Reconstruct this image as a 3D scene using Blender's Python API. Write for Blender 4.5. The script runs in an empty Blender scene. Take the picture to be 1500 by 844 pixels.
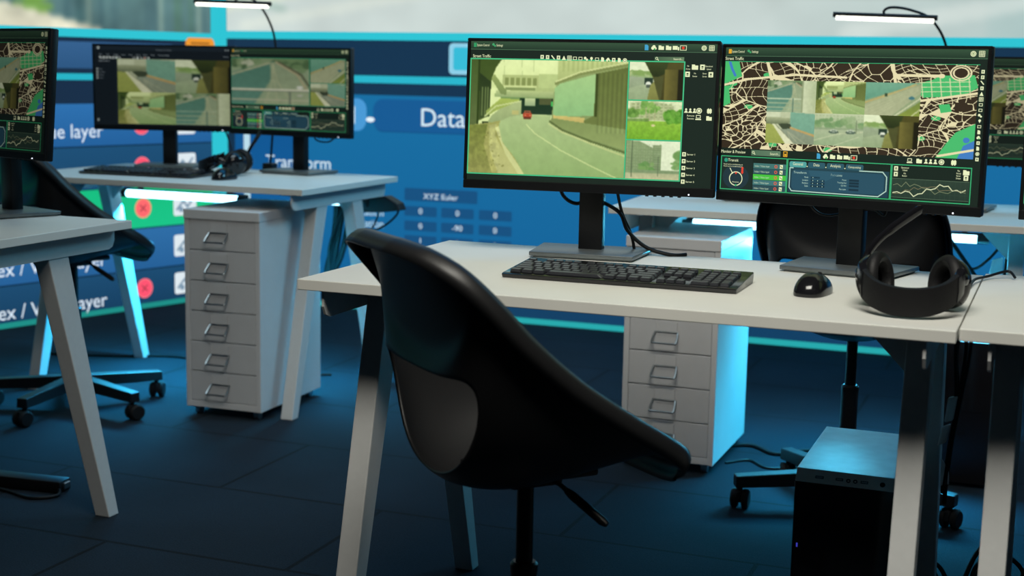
import bpy, bmesh, math, random
import numpy as np
from mathutils import Vector, Matrix
random.seed(7)
RNG = np.random.RandomState(11)
PI = math.pi
scene = bpy.context.scene
COL = scene.collection

# ------------------------------------------------------------------ colour / materials
def lin(c):
    c = np.asarray(c, float)
    return np.where(c <= 0.04045, c / 12.92, ((np.maximum(c, 0) + 0.055) / 1.055) ** 2.4)

def hx(s):
    s = s.lstrip('#')
    return np.array([int(s[i:i + 2], 16) / 255 for i in (0, 2, 4)])

def nodes_of(name):
    m = bpy.data.materials.new(name)
    m.use_nodes = True
    nt = m.node_tree
    return m, nt, nt.nodes['Principled BSDF']

def mat(name, col, rough=0.5, metal=0.0, spec=0.5, noise=0.06, scale=40.0, bump=0.0, coat=0.0):
    """principled with a little procedural mottling in colour and roughness"""
    m, nt, b = nodes_of(name)
    c = lin(hx(col)) if isinstance(col, str) else np.array(col)
    tc = nt.nodes.new('ShaderNodeTexCoord')
    nz = nt.nodes.new('ShaderNodeTexNoise'); nz.inputs['Scale'].default_value = scale
    nz.inputs['Detail'].default_value = 4
    nt.links.new(tc.outputs['Object'], nz.inputs['Vector'])
    rp = nt.nodes.new('ShaderNodeValToRGB')
    rp.color_ramp.elements[0].position = 0.3; rp.color_ramp.elements[1].position = 0.7
    rp.color_ramp.elements[0].color = (*np.clip(c * (1 - noise), 0, 1), 1)
    rp.color_ramp.elements[1].color = (*np.clip(c * (1 + noise), 0, 1), 1)
    nt.links.new(nz.outputs['Fac'], rp.inputs['Fac'])
    nt.links.new(rp.outputs['Color'], b.inputs['Base Color'])
    b.inputs['Roughness'].default_value = rough
    b.inputs['Metallic'].default_value = metal
    b.inputs['Specular IOR Level'].default_value = spec
    if coat: b.inputs['Coat Weight'].default_value = coat
    if bump:
        bp = nt.nodes.new('ShaderNodeBump'); bp.inputs['Strength'].default_value = bump
        bp.inputs['Distance'].default_value = 0.002
        nt.links.new(nz.outputs['Fac'], bp.inputs['Height'])
        nt.links.new(bp.outputs['Normal'], b.inputs['Normal'])
    return m

def emit(name, col, strength):
    m, nt, b = nodes_of(name)
    tc = nt.nodes.new('ShaderNodeTexCoord')
    nz = nt.nodes.new('ShaderNodeTexNoise'); nz.inputs['Scale'].default_value = 6
    nt.links.new(tc.outputs['Object'], nz.inputs['Vector'])
    mx = nt.nodes.new('ShaderNodeMix'); mx.data_type = 'RGBA'
    mx.inputs['A'].default_value = (*col, 1); mx.inputs['B'].default_value = (*[x * 0.93 for x in col], 1)
    nt.links.new(nz.outputs['Fac'], mx.inputs['Factor'])
    b.inputs['Base Color'].default_value = (0.6, 0.6, 0.6, 1)
    nt.links.new(mx.outputs['Result'], b.inputs['Emission Color'])
    b.inputs['Emission Strength'].default_value = strength
    return m

def screen_mat(name, strength=1.0, rough=0.35, spec=0.25):
    """lit pixels: colour comes from the mesh's own colour attribute"""
    m, nt, b = nodes_of(name)
    a = nt.nodes.new('ShaderNodeVertexColor'); a.layer_name = 'Col'
    b.inputs['Base Color'].default_value = (0.004, 0.004, 0.005, 1)
    b.inputs['Roughness'].default_value = rough
    b.inputs['Specular IOR Level'].default_value = spec
    nt.links.new(a.outputs['Color'], b.inputs['Emission Color'])
    b.inputs['Emission Strength'].default_value = strength
    return m

M = {}
M['top'] = mat('white_laminate', (0.72, 0.72, 0.68), 0.42, noise=0.02, scale=8)
M['paint'] = mat('white_powder_coat', (0.66, 0.67, 0.67), 0.45, noise=0.02, scale=60)
M['cab'] = mat('white_painted_steel', (0.66, 0.66, 0.67), 0.4, noise=0.02, scale=20)
M['drawer'] = mat('drawer_steel', (0.60, 0.60, 0.61), 0.42, noise=0.02, scale=20)
M['steel'] = mat('brushed_steel', (0.35, 0.38, 0.40), 0.32, metal=1.0, noise=0.1, scale=90)
M['shell'] = mat('black_moulded_plastic', (0.012, 0.012, 0.013), 0.42, noise=0.1, scale=300, bump=0.08)
M['black'] = mat('black_plastic', (0.005, 0.0055, 0.0065), 0.45, spec=0.3, noise=0.1, scale=120)
M['black_m'] = mat('black_powder_metal', (0.007, 0.0075, 0.009), 0.4, spec=0.4, noise=0.1, scale=120)
M['base'] = mat('satin_black_stand', (0.16, 0.18, 0.185), 0.36, metal=0.55, noise=0.08, scale=60)
M['gloss'] = mat('gloss_black_plastic', (0.008, 0.008, 0.010), 0.14, noise=0.05, scale=60)
M['key'] = mat('keycap_plastic', (0.030, 0.032, 0.038), 0.30, noise=0.1, scale=200)
M['rubber'] = mat('black_rubber', (0.005, 0.005, 0.006), 0.7, spec=0.3, noise=0.1, scale=120)
M['leather'] = mat('black_leatherette', (0.005, 0.005, 0.006), 0.55, spec=0.3, noise=0.2, scale=400, bump=0.25)
M['cable'] = mat('cable_pvc', (0.0035, 0.004, 0.005), 0.5, spec=0.25, noise=0.1, scale=100)
M['pctop'] = mat('pc_top_satin_metal', (0.80, 0.82, 0.82), 0.42, metal=0.55, noise=0.06, scale=30)
M['pcport'] = mat('pc_port_strip', (0.62, 0.58, 0.55), 0.5, metal=0.0, noise=0.05, scale=50)
M['paper'] = mat('white_paper_tag', (0.7, 0.7, 0.72), 0.8, noise=0.03, scale=80)
M['bezel'] = mat('monitor_bezel', (0.0035, 0.004, 0.005), 0.4, spec=0.3, noise=0.1, scale=100)
M['glowbar'] = emit('led_batten', (0.40, 0.82, 1.0), 4.5)
M['lampbar'] = emit('led_lamp_tube', (1.0, 0.97, 0.84), 2.2)
M['led'] = emit('white_led', (0.8, 0.85, 1.0), 2.5)
M['ledblue'] = emit('blue_led', (0.05, 0.05, 0.6), 0.6)
M['screen'] = screen_mat('monitor_pixels', 1.12)
M['screen_dim'] = screen_mat('monitor_pixels_dim', 0.56)
M['screen_low'] = screen_mat('monitor_pixels_low', 0.28)
M['wallpix'] = screen_mat('video_wall_pixels', 1.0, 0.6, 0.15)

def carpet():
    m, nt, b = nodes_of('carpet_tiles')
    L = nt.links.new; N = nt.nodes.new
    tc = N('ShaderNodeTexCoord')
    br = N('ShaderNodeTexBrick'); br.offset = 0.5
    br.inputs['Scale'].default_value = 1.0
    br.inputs['Brick Width'].default_value = 1.0; br.inputs['Row Height'].default_value = 0.5
    br.inputs['Mortar Size'].default_value = 0.007; br.inputs['Mortar Smooth'].default_value = 0.3
    br.inputs['Color1'].default_value = (0.0066, 0.0150, 0.0255, 1)
    br.inputs['Color2'].default_value = (0.0076, 0.0168, 0.0285, 1)
    br.inputs['Mortar'].default_value = (0.0018, 0.0035, 0.006, 1)
    mp = N('ShaderNodeMapping'); mp.inputs['Location'].default_value = (0.13, 0.22, 0)
    L(tc.outputs['Object'], mp.inputs['Vector']); L(mp.outputs['Vector'], br.inputs['Vector'])
    nz = N('ShaderNodeTexNoise'); nz.inputs['Scale'].default_value = 260; nz.inputs['Detail'].default_value = 3
    L(tc.outputs['Object'], nz.inputs['Vector'])
    n2 = N('ShaderNodeTexNoise'); n2.inputs['Scale'].default_value = 3; n2.inputs['Detail'].default_value = 5
    L(tc.outputs['Object'], n2.inputs['Vector'])
    mm = N('ShaderNodeMix'); mm.data_type = 'RGBA'; mm.blend_type = 'MULTIPLY'; mm.inputs['Factor'].default_value = 0.75
    r1 = N('ShaderNodeValToRGB'); r1.color_ramp.elements[0].position = .3; r1.color_ramp.elements[1].position = .7
    r1.color_ramp.elements[0].color = (.35, .35, .35, 1); r1.color_ramp.elements[1].color = (1.4, 1.4, 1.4, 1)
    L(nz.outputs['Fac'], r1.inputs['Fac'])
    L(br.outputs['Color'], mm.inputs['A']); L(r1.outputs['Color'], mm.inputs['B'])
    m2 = N('ShaderNodeMix'); m2.data_type = 'RGBA'; m2.blend_type = 'MULTIPLY'; m2.inputs['Factor'].default_value = 0.6
    r2 = N('ShaderNodeValToRGB'); r2.color_ramp.elements[0].position = .3; r2.color_ramp.elements[1].position = .7
    r2.color_ramp.elements[0].color = (.6, .6, .6, 1); r2.color_ramp.elements[1].color = (1.2, 1.2, 1.2, 1)
    L(n2.outputs['Fac'], r2.inputs['Fac']); L(mm.outputs['Result'], m2.inputs['A']); L(r2.outputs['Color'], m2.inputs['B'])
    L(m2.outputs['Result'], b.inputs['Base Color'])
    b.inputs['Roughness'].default_value = 0.92; b.inputs['Specular IOR Level'].default_value = 0.15
    b.inputs['Sheen Weight'].default_value = 0.03
    b.inputs['Sheen Roughness'].default_value = 0.5
    bp = N('ShaderNodeBump'); bp.inputs['Strength'].default_value = 0.5; bp.inputs['Distance'].default_value = 0.003
    L(nz.outputs['Fac'], bp.inputs['Height']); L(bp.outputs['Normal'], b.inputs['Normal'])
    return m
M['carpet'] = carpet()
M['wall'] = mat('dark_wall_paint', (0.012, 0.02, 0.03), 0.8, noise=0.15, scale=12)

# ------------------------------------------------------------------ object helpers
def link(name, me, parent=None):
    o = bpy.data.objects.new(name, me); COL.objects.link(o)
    if parent: o.parent = parent
    return o

def thing(name, label, cat, loc=(0, 0, 0), rz=0.0, group=None):
    o = bpy.data.objects.new(name, None); COL.objects.link(o)
    o.empty_display_size = 0.1
    o.location = loc; o.rotation_euler = (0, 0, rz)
    o['label'] = label; o['category'] = cat
    if group: o['group'] = group
    return o

def tag(o, label, cat, group=None):
    o['label'] = label; o['category'] = cat
    if group: o['group'] = group
    return o

def fin(name, bm, m, parent=None, smooth=False, label=None, angle=40):
    bmesh.ops.recalc_face_normals(bm, faces=bm.faces)
    me = bpy.data.meshes.new(name); bm.to_mesh(me); bm.free()
    for mm in (m if isinstance(m, (list, tuple)) else [m]): me.materials.append(mm)
    o = link(name, me, parent)
    if smooth:
        me.polygons.foreach_set('use_smooth', [True] * len(me.polygons))
        try: me.set_sharp_from_angle(angle=math.radians(angle))
        except Exception: pass
    if label: o['label'] = label
    return o

def NB(): return bmesh.new()

def box(bm, x0, y0, z0, x1, y1, z1, bev=0.0, seg=2, mtx=None, mi=0):
    t = bmesh.new()
    bmesh.ops.create_cube(t, size=1.0)
    bmesh.ops.scale(t, vec=(abs(x1 - x0), abs(y1 - y0), abs(z1 - z0)), verts=t.verts)
    bmesh.ops.translate(t, vec=((x0 + x1) / 2, (y0 + y1) / 2, (z0 + z1) / 2), verts=t.verts)
    if bev: bmesh.ops.bevel(t, geom=list(t.edges), offset=bev, segments=seg, affect='EDGES', profile=0.5)
    add(bm, t, mtx, mi)

def add(bm, t, mtx=None, mi=0):
    if mtx is not None: bmesh.ops.transform(t, matrix=mtx, verts=t.verts)
    vm = {v: bm.verts.new(v.co) for v in t.verts}
    for f in t.faces:
        try:
            nf = bm.faces.new([vm[v] for v in f.verts]); nf.material_index = mi
        except ValueError: pass
    t.free()

def prism(bm, poly, axis, a0, a1, bev=0.0, mtx=None, mi=0):
    """extrude a 2-D polygon along an axis: 'x' poly=(y,z), 'y' poly=(x,z), 'z' poly=(x,y)"""
    t = bmesh.new()
    def P(p, a): return {'x': (a, p[0], p[1]), 'y': (p[0], a, p[1]), 'z': (p[0], p[1], a)}[axis]
    A = [t.verts.new(P(p, a0)) for p in poly]; B = [t.verts.new(P(p, a1)) for p in poly]
    n = len(poly)
    t.faces.new(A); t.faces.new(B[::-1])
    for i in range(n): t.faces.new([A[i], B[i], B[(i + 1) % n], A[(i + 1) % n]])
    bmesh.ops.recalc_face_normals(t, faces=t.faces)
    if bev: bmesh.ops.bevel(t, geom=list(t.edges), offset=bev, segments=2, affect='EDGES', profile=0.5)
    add(bm, t, mtx, mi)

def hexa(bm, lo, hi, bev=0.0):
    """8-corner tapered bar: lo / hi = four points each"""
    t = bmesh.new()
    A = [t.verts.new(p) for p in lo]; B = [t.verts.new(p) for p in hi]
    t.faces.new(A[::-1]); t.faces.new(B)
    for i in range(4): t.faces.new([A[i], A[(i + 1) % 4], B[(i + 1) % 4], B[i]])
    bmesh.ops.recalc_face_normals(t, faces=t.faces)
    if bev: bmesh.ops.bevel(t, geom=list(t.edges), offset=bev, segments=2, affect='EDGES', profile=0.5)
    add(bm, t)

def spline(pts, n=8):
    P = [Vector(p) for p in pts]
    if len(P) < 3: return P
    out = []
    for i in range(len(P) - 1):
        p0 = P[max(i - 1, 0)]; p1 = P[i]; p2 = P[i + 1]; p3 = P[min(i + 2, len(P) - 1)]
        for k in range(n):
            t = k / n
            out.append(0.5 * ((2 * p1) + (-p0 + p2) * t + (2 * p0 - 5 * p1 + 4 * p2 - p3) * t * t + (-p0 + 3 * p1 - 3 * p2 + p3) * t ** 3))
    out.append(P[-1])
    return out

def tube(bm, path, r, seg=10, caps=True, sx=1.0, sy=1.0, mi=0):
    P = [Vector(p) for p in path]; n = len(P)
    R = r if isinstance(r, (list, tuple)) else [r] * n
    up = Vector((0, 0, 1)); rings = []
    prev = None
    for i in range(n):
        d = (P[min(i + 1, n - 1)] - P[max(i - 1, 0)])
        if d.length < 1e-9: d = Vector((0, 0, 1))
        d.normalize()
        if prev is None:
            a = d.cross(up if abs(d.z) < 0.95 else Vector((1, 0, 0))).normalized()
        else:
            a = (prev - d * prev.dot(d))
            a = a.normalized() if a.length > 1e-6 else d.orthogonal().normalized()
        prev = a; b = d.cross(a)
        rings.append([bm.verts.new(P[i] + (a * math.cos(t) * sx + b * math.sin(t) * sy) * R[i]) for t in [2 * PI * k / seg for k in range(seg)]])
    for i in range(n - 1):
        for k in range(seg):
            f = bm.faces.new([rings[i][k], rings[i][(k + 1) % seg], rings[i + 1][(k + 1) % seg], rings[i + 1][k]]); f.material_index = mi
    if caps:
        bm.faces.new(rings[0][::-1]).material_index = mi; bm.faces.new(rings[-1]).material_index = mi

def lathe(bm, prof, seg=24, mtx=None, mi=0):
    t = bmesh.new(); rings = []
    for (r, z) in prof:
        if r < 1e-6: rings.append([t.verts.new((0, 0, z))])
        else: rings.append([t.verts.new((r * math.cos(2 * PI * k / seg), r * math.sin(2 * PI * k / seg), z)) for k in range(seg)])
    for a, b in zip(rings[:-1], rings[1:]):
        for k in range(seg):
            k2 = (k + 1) % seg
            if len(a) == 1 and len(b) == 1: continue
            if len(a) == 1: t.faces.new([a[0], b[k2], b[k]])
            elif len(b) == 1: t.faces.new([a[k], a[k2], b[0]])
            else: t.faces.new([a[k], a[k2], b[k2], b[k]])
    if len(rings[0]) > 1: t.faces.new(rings[0][::-1])
    if len(rings[-1]) > 1: t.faces.new(rings[-1])
    add(bm, t, mtx, mi)

def dup(root, loc, rz, label, group=None):
    r = root.copy(); COL.objects.link(r); r.location = loc; r.rotation_euler = (0, 0, rz)
    r['label'] = label
    if group: r['group'] = group
    for ch in list(root.children):
        c = ch.copy(); COL.objects.link(c); c.parent = r
        for g in list(ch.children):
            d = g.copy(); COL.objects.link(d); d.parent = c
    return r

# ------------------------------------------------------------------ lit pictures: numpy raster -> coloured grid
class Img:
    def __init__(s, w, h, c):
        s.w, s.h = w, h
        s.a = np.ones((h, w, 3)) * (hx(c) if isinstance(c, str) else np.array(c))
        s.X, s.Y = np.meshgrid((np.arange(w) + .5) / w, (np.arange(h) + .5) / h)
    def mask(s, pts):
        X, Y = s.X, s.Y; ins = np.zeros(X.shape, bool); n = len(pts); j = n - 1
        for i in range(n):
            xi, yi = pts[i]; xj, yj = pts[j]
            if yi != yj:
                c = ((yi > Y) != (yj > Y)) & (X < (xj - xi) * (Y - yi) / (yj - yi) + xi)
                ins ^= c
            j = i
        return ins
    def put(s, m, c, c2=None, dirn='y', al=1.0):
        c = hx(c) if isinstance(c, str) else np.array(c)
        if c2 is not None:
            c2 = hx(c2) if isinstance(c2, str) else np.array(c2)
            T = s.Y if dirn == 'y' else s.X
            if m.any():
                lo, hi = T[m].min(), T[m].max()
                t = ((T - lo) / max(hi - lo, 1e-6))[..., None]
                c = c * (1 - t) + c2 * t
                s.a[m] = s.a[m] * (1 - al) + c[m] * al
            return s
        s.a[m] = s.a[m] * (1 - al) + c * al
        return s
    def poly(s, pts, c, c2=None, dirn='y', al=1.0): return s.put(s.mask(pts), c, c2, dirn, al)
    def rect(s, x0, y0, x1, y1, c, c2=None, dirn='y', al=1.0): return s.put((s.X >= x0) & (s.X < x1) & (s.Y >= y0) & (s.Y < y1), c, c2, dirn, al)
    def ell(s, x, y, rx, ry, c, al=1.0): return s.put(((s.X - x) / rx) ** 2 + ((s.Y - y) / ry) ** 2 < 1, c, al=al)
    def line(s, pts, wd, c, al=1.0):
        asp = s.w / s.h; m = np.zeros(s.X.shape, bool)
        for (x0, y0), (x1, y1) in zip(pts[:-1], pts[1:]):
            dx, dy = (x1 - x0) * asp, y1 - y0; L = dx * dx + dy * dy + 1e-12
            t = np.clip(((s.X - x0) * asp * dx + (s.Y - y0) * dy) / L, 0, 1)
            d = np.hypot((s.X - x0) * asp - t * dx, (s.Y - y0) - t * dy)
            m |= d < wd
        return s.put(m, c, al=al)
    def noise(s, amt, cells=24, m=None, seed=0):
        r = np.random.RandomState(seed)
        n = np.zeros((s.h, s.w)); a = 1.0
        for k in range(3):
            gx, gy = cells * 2 ** k, max(2, int(cells * 2 ** k * s.h / s.w))
            g = r.rand(gy + 2, gx + 2) - .5
            fx = s.X * gx; fy = s.Y * gy; ix = fx.astype(int); iy = fy.astype(int); tx = fx - ix; ty = fy - iy
            n += a * ((g[iy, ix] * (1 - tx) + g[iy, ix + 1] * tx) * (1 - ty) + (g[iy + 1, ix] * (1 - tx) + g[iy + 1, ix + 1] * tx) * ty); a *= .6
        k = 1 + amt * n[..., None]
        if m is None: s.a = s.a * k
        else: s.a[m] = (s.a * k)[m]
        return s
    def blur(s, n=1):
        for _ in range(n):
            for ax in (0, 1):
                p = np.pad(s.a, [(1, 1) if i == ax else (0, 0) for i in range(3)], mode='edge')
                s.a = (np.take(p, range(0, s.a.shape[ax]), ax) + 2 * s.a + np.take(p, range(2, s.a.shape[ax] + 2), ax)) / 4
        return s
    def tint(s, mul=(1, 1, 1), gamma=1.0): s.a = np.clip(s.a, 0, 1) ** gamma * np.array(mul); return s

def trees(im, x0, x1, y0, y1, cols, n, r, seed):
    q = np.random.RandomState(seed)
    for _ in range(n):
        im.ell(x0 + (x1 - x0) * q.rand(), y0 + (y1 - y0) * q.rand(), r * (.5 + q.rand()), r * (.6 + q.rand()), cols[q.randint(len(cols))], al=.8)

def pic_underpass(w, h):
    im = Img(w, h, '#d3dcae')
    im.rect(0, 0, 1, .25, '#dbe3b8', '#ccd7a6')
    # far buildings
    im.rect(.21, .135, .44, .24, '#a9b382'); im.rect(.44, .12, .58, .30, '#b2bf8d'); im.rect(.26, .24, .6, .3, '#a8b584')
    for i in range(6): im.rect(.225 + i * .036, .155, .25 + i * .036, .225, '#7f8a58')
    im.rect(.21, .225, .43, .24, '#c3cc9c'); im.rect(.23, .245, .42, .265, '#7c8a5e')
    for x in (.215, .33, .405): im.line([(x, 0), (x + .004, .16)], .0025, '#a5b285', .8)
    im.rect(.16, .30, .6, .325, '#93a575'); im.rect(.2, .325, .55, .36, '#6f8a5c')
    # bridge deck over the tunnel
    im.poly([(.17, .27), (.56, .275), (.56, .33), (.17, .33)], '#adb98c', '#8fa077')
    im.rect(.325, .335, .54, .475, '#16301f', '#1f3527')
    im.rect(.355, .335, .425, .40, '#b9c4a0', '#8d9f84'); im.rect(.45, .335, .53, .385, '#4c5236'); im.rect(.525, .36, .54, .40, '#3fae5c')
    # left bridge mass
    im.poly([(0, 0), (.2, 0), (.165, .07), (.14, .16), (.135, .22), (.12, .5), (0, .58)], '#3b4d22', '#4c5a30')
    im.poly([(0, 0), (.05, 0), (.055, .57), (0, .6)], '#42552a', '#596641'); im.rect(.05, .0, .062, .58, '#2a3a17')
    im.poly([(.06, .12), (.135, .2), (.13, .5), (.065, .52)], '#24331a', '#3c4a2b')
    for x in (.075, .095, .112): im.rect(x, .24, x + .008, .5, '#65744c')
    im.poly([(.135, .17), (.155, .13), (.235, .27), (.235, .31), (.2, .30)], '#8c9a62', '#76865a')
    # left bank and curved retaining wall
    im.poly([(.11, .45), (.2, .34), (.33, .345), (.3, .37), (.17, .45), (.11, .5)], '#9fae5d', '#8c9b58')
    im.poly([(.12, .55), (.145, .49), (.2, .43), (.3, .37), (.335, .35), (.335, .49), (.22, .525), (.15, .6)], '#a6b089', '#8b9b75')
    im.line([(.1, .5), (.17, .41), (.33, .36)], .006, '#c0c89a')
    im.rect(.275, .44, .32, .48, '#b3ad7a'); im.rect(.085, .545, .125, .58, '#2f3a22')
    # road
    road = [(.335, .48), (.53, .475), (.52, .53), (.58, .6), (.75, .69), (1, .79), (1, 1), (.37, 1), (.3, .85), (.22, .72), (.19, .62), (.2, .54), (.26, .5)]
    im.poly([(0, .58), (.15, .55), (.21, .53), (.2, .62), (.28, .8), (.37, 1), (0, 1)], '#98975f', '#a5a26a')
    im.poly([(.0, .58), (.12, .57), (.1, .75), (.16, 1), (0, 1)], '#727a3e', '#8a8a55')
    im.poly([(.13, .58), (.18, .56), (.17, .66), (.25, .84), (.33, 1), (.2, 1), (.14, .8)], '#a9a876', '#b4b282')
    im.poly(road, '#a5b68d', '#8aa372')
    im.poly([(.17, .6), (.195, .58), (.22, .72), (.31, .88), (.37, 1), (.33, 1), (.24, .82)], '#bfc092', '#c4c496')
    # right retaining wall
    im.poly([(.54, .28), (.56, .19), (.7, .11), (1, .02), (1, .78), (.75, .68), (.6, .59), (.53, .53)], '#8a9769', '#7a8a60')
    im.poly([(.56, 0), (1, 0), (1, .03), (.7, .12), (.56, .2)], '#b8c28e', '#a4ae7c')
    for i in range(12): im.rect(.59 + i * .03, .0, .603 + i * .03, .1, '#98a370', al=.5)
    im.line([(.55, .2), (.7, .115), (1, .03)], .012, '#7a8455'); im.line([(.55, .185), (.7, .10), (1, .01)], .006, '#cdd2a4')
    im.poly([(.545, .24), (.58, .2), (.805, .11), (.795, .47), (.54, .49)], '#9fbf8f', '#86b083')
    im.poly([(.805, .11), (1, .05), (1, .76), (.74, .63), (.73, .52), (.795, .47)], '#5c6638', '#6c7748', dirn='y')
    im.rect(.80, .11, .815, .48, '#39441f')
    im.poly([(.54, .475), (.74, .49), (.735, .535), (.54, .5)], '#c8b377', '#b8a46c')
    im.poly([(.53, .5), (.735, .535), (1, .58), (1, .76), (.78, .675), (.6, .585), (.52, .54)], '#7c8a5c', '#8a9868')
    im.line([(.52, .53), (.6, .6), (.78, .69), (1, .78)], .009, '#59663e'); im.line([(.515, .55), (.6, .62), (.78, .71), (1, .81)], .006, '#b9bf90')
    im.line([(.37, .56), (.43, .64), (.6, .78), (.8, .91), (.95, 1)], .004, '#c9d2a2')
    # red car
    im.rect(.35, .46, .405, .5, '#a8402e'); im.rect(.358, .445, .398, .465, '#c46a50'); im.rect(.362, .45, .394, .462, '#5c3a30')
    im.rect(.353, .495, .402, .515, '#5a2c22'); im.rect(.356, .478, .367, .487, '#e0a080'); im.rect(.39, .478, .4, .487, '#e0a080')
    im.noise(.05, 40, seed=3); im.noise(.18, 60, m=(im.X < .2) & (im.Y > .56), seed=5)
    m = (im.X > .81) & (im.Y > .1) & (im.Y < .62); im.a[m] *= (1 + .07 * np.sin(im.X[m] * 220))[:, None]
    for q in range(16): im.ell(.1 + RNG.rand() * .14, .64 + RNG.rand() * .34, .006, .006, '#6a6a38', al=.7)
    im.tint((1.0, 1.02, .90))
    return im.blur(1)

def pic_pillar(w, h, green=True):
    im = Img(w, h, '#d9e2bb' if green else '#c9cfbd')
    im.rect(0, .25, .5, .42, '#8fa773')
    trees(im, 0, .45, .26, .34, ['#7d9a55', '#a3b57c'], 20, .05, 2)
    im.poly([(0, .38), (.3, .42), (.3, .6), (0, .7)], '#97a585', '#8b9b78')
    im.poly([(0, .7), (.3, .58), (.45, .6), (.35, 1), (0, 1)], '#9cab85', '#8c9f76')
    im.rect(.29, .42, .44, .6, '#25372a'); im.ell(.36, .58, .05, .07, '#d7dcc8'); im.rect(.32, .6, .41, .67, '#4a5648')
    im.poly([(.4, .6), (.52, .45), (.65, 1), (.35, 1)], '#8c8f4e', '#77793f')
    im.poly([(.28, 0), (1, 0), (1, 1), (.58, 1), (.56, .45), (.44, .4)], '#4d4a20', '#3d3c1a')
    im.poly([(.28, 0), (.72, 0), (.66, .3), (.5, .42), (.42, .34)], '#39441f', '#232d13')
    im.poly([(.44, .4), (.64, .36), (.6, 1), (.57, 1)], '#4a4d28'); im.rect(.66, .2, .9, 1, '#6b6530', '#4e4b22', 'x'); im.rect(.9, .2, 1, 1, '#1c1b0a')
    im.noise(.07, 20, seed=8)
    return im.blur(1)

def pic_park(w, h):
    im = Img(w, h, '#cfdaac')
    im.poly([(.05, .05), (.5, .0), (.85, .12), (.85, .5), (.05, .5)], '#b1bc8c', '#a4b07e')
    for i in range(9):
        for j in range(5): im.rect(.08 + i * .085, .07 + j * .08, .13 + i * .085, .11 + j * .08, '#8a9768', al=.7)
    trees(im, 0, .2, .25, .4, ['#5f8a3a', '#7aa24f', '#4f7a2f'], 30, .06, 3)
    trees(im, .25, .55, .05, .3, ['#6a9a45', '#86ad58'], 26, .05, 4)
    for x in (.33, .4, .5): im.rect(x, .2, x + .012, .55, '#a9a57a')
    im.rect(0, .52, 1, 1, '#86b33c', '#6fa42c')
    im.rect(0, .45, .4, .53, '#6f8f48'); im.rect(.0, .44, .3, .47, '#c7cfa8', al=.5)
    trees(im, .7, 1, .3, .52, ['#4f8a2a', '#3f7a22', '#69a03c'], 40, .07, 5)
    im.ell(.48, .63, .04, .03, '#c9c28c')
    im.noise(.16, 30, seed=6)
    return im.blur(1)

def pic_blocks(w, h):
    im = Img(w, h, '#d6e0bd')
    im.poly([(0, .0), (.25, .02), (.52, .2), (.52, .78), (0, .85)], '#84976b', '#768a60')
    im.poly([(.5, .12), (.66, .1), (.66, .8), (.5, .8)], '#7d9166', '#6d8359')
    for i in range(11):
        for j in range(9): im.rect(.02 + i * .045, .1 + j * .075 + .01 * (i % 3), .045 + i * .045, .135 + j * .075, '#94a67c', al=.6)
    for j in range(10): im.rect(.52, .15 + j * .06, .65, .17 + j * .06, '#93a37c', al=.6)
    trees(im, .3, .5, .6, .78, ['#5f8a4a', '#789a5a'], 14, .06, 9); trees(im, .9, 1, .3, .7, ['#6a9150', '#7fa362'], 14, .06, 10)
    im.rect(0, .76, 1, .84, '#7a8f66'); im.rect(0, .84, 1, 1, '#a9ae83', '#b8b68c')
    im.rect(.11, 0, .125, .95, '#3f4d38'); im.rect(.6, .4, .612, .92, '#5a684c')
    im.noise(.09, 30, seed=7)
    return im.blur(1)

def pic_highway(w, h, kind=0):
    """road curving away under railings"""
    im = Img(w, h, '#8ea07c')
    im.rect(0, 0, 1, .25, '#7d8f68', '#8da27a'); trees(im, 0, .35, 0, .2, ['#3f5a38', '#7d9468', '#b9bda0', '#56704a'], 40, .05, 12); trees(im, .6, 1, 0, .3, ['#4f6a44', '#6f8a5c'], 20, .06, 13)
    im.poly([(0, .32), (.45, .1), (.56, .06), (.5, .5), (.3, 1), (0, 1)], '#4f7a66', '#5f8a76')
    im.line([(0, .36), (.5, .1)], .022, '#a2a883')
    im.poly([(.5, .08), (.6, .08), (.95, .5), (1, .75), (1, 1), (.4, 1), (.52, .5)], '#8a9a78', '#9aa882')
    for a, b in ((.53, .44), (.56, .6), (.6, .8)): im.line([(.54, .1), (a, .5), (b, 1)], .008, '#b3b58c', .7)
    im.line([(.58, .08), (.85, .35), (.98, .7)], .02, '#a9a27c'); im.line([(.62, .08), (.9, .35), (1, .6)], .02, '#5d5f45')
    if kind == 0:
        for y in (.56, .7, .83, .95): im.rect(0, y, 1, y + .03, '#b9c6a4' if y < .6 else '#93a684')
        im.rect(.52, .56, .55, 1, '#5f7a66'); im.rect(.73, 0, 1, 1, '#c3cca6', '#aab58c', 'x'); im.rect(.70, 0, .74, 1, '#8c9872')
    else:
        im.rect(0, .66, 1, .70, '#cfd0b4'); im.rect(0, .70, 1, .72, '#6f7a66'); im.rect(0, .89, 1, .92, '#b3b293'); im.rect(.74, .72, .77, 1, '#75806a')
        im.ell(.88, .62, .04, .035, '#d3d5c4'); im.ell(.88, .79, .04, .02, '#b9bba6')
    im.noise(.07, 24, seed=14)
    return im.blur(1)

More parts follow.
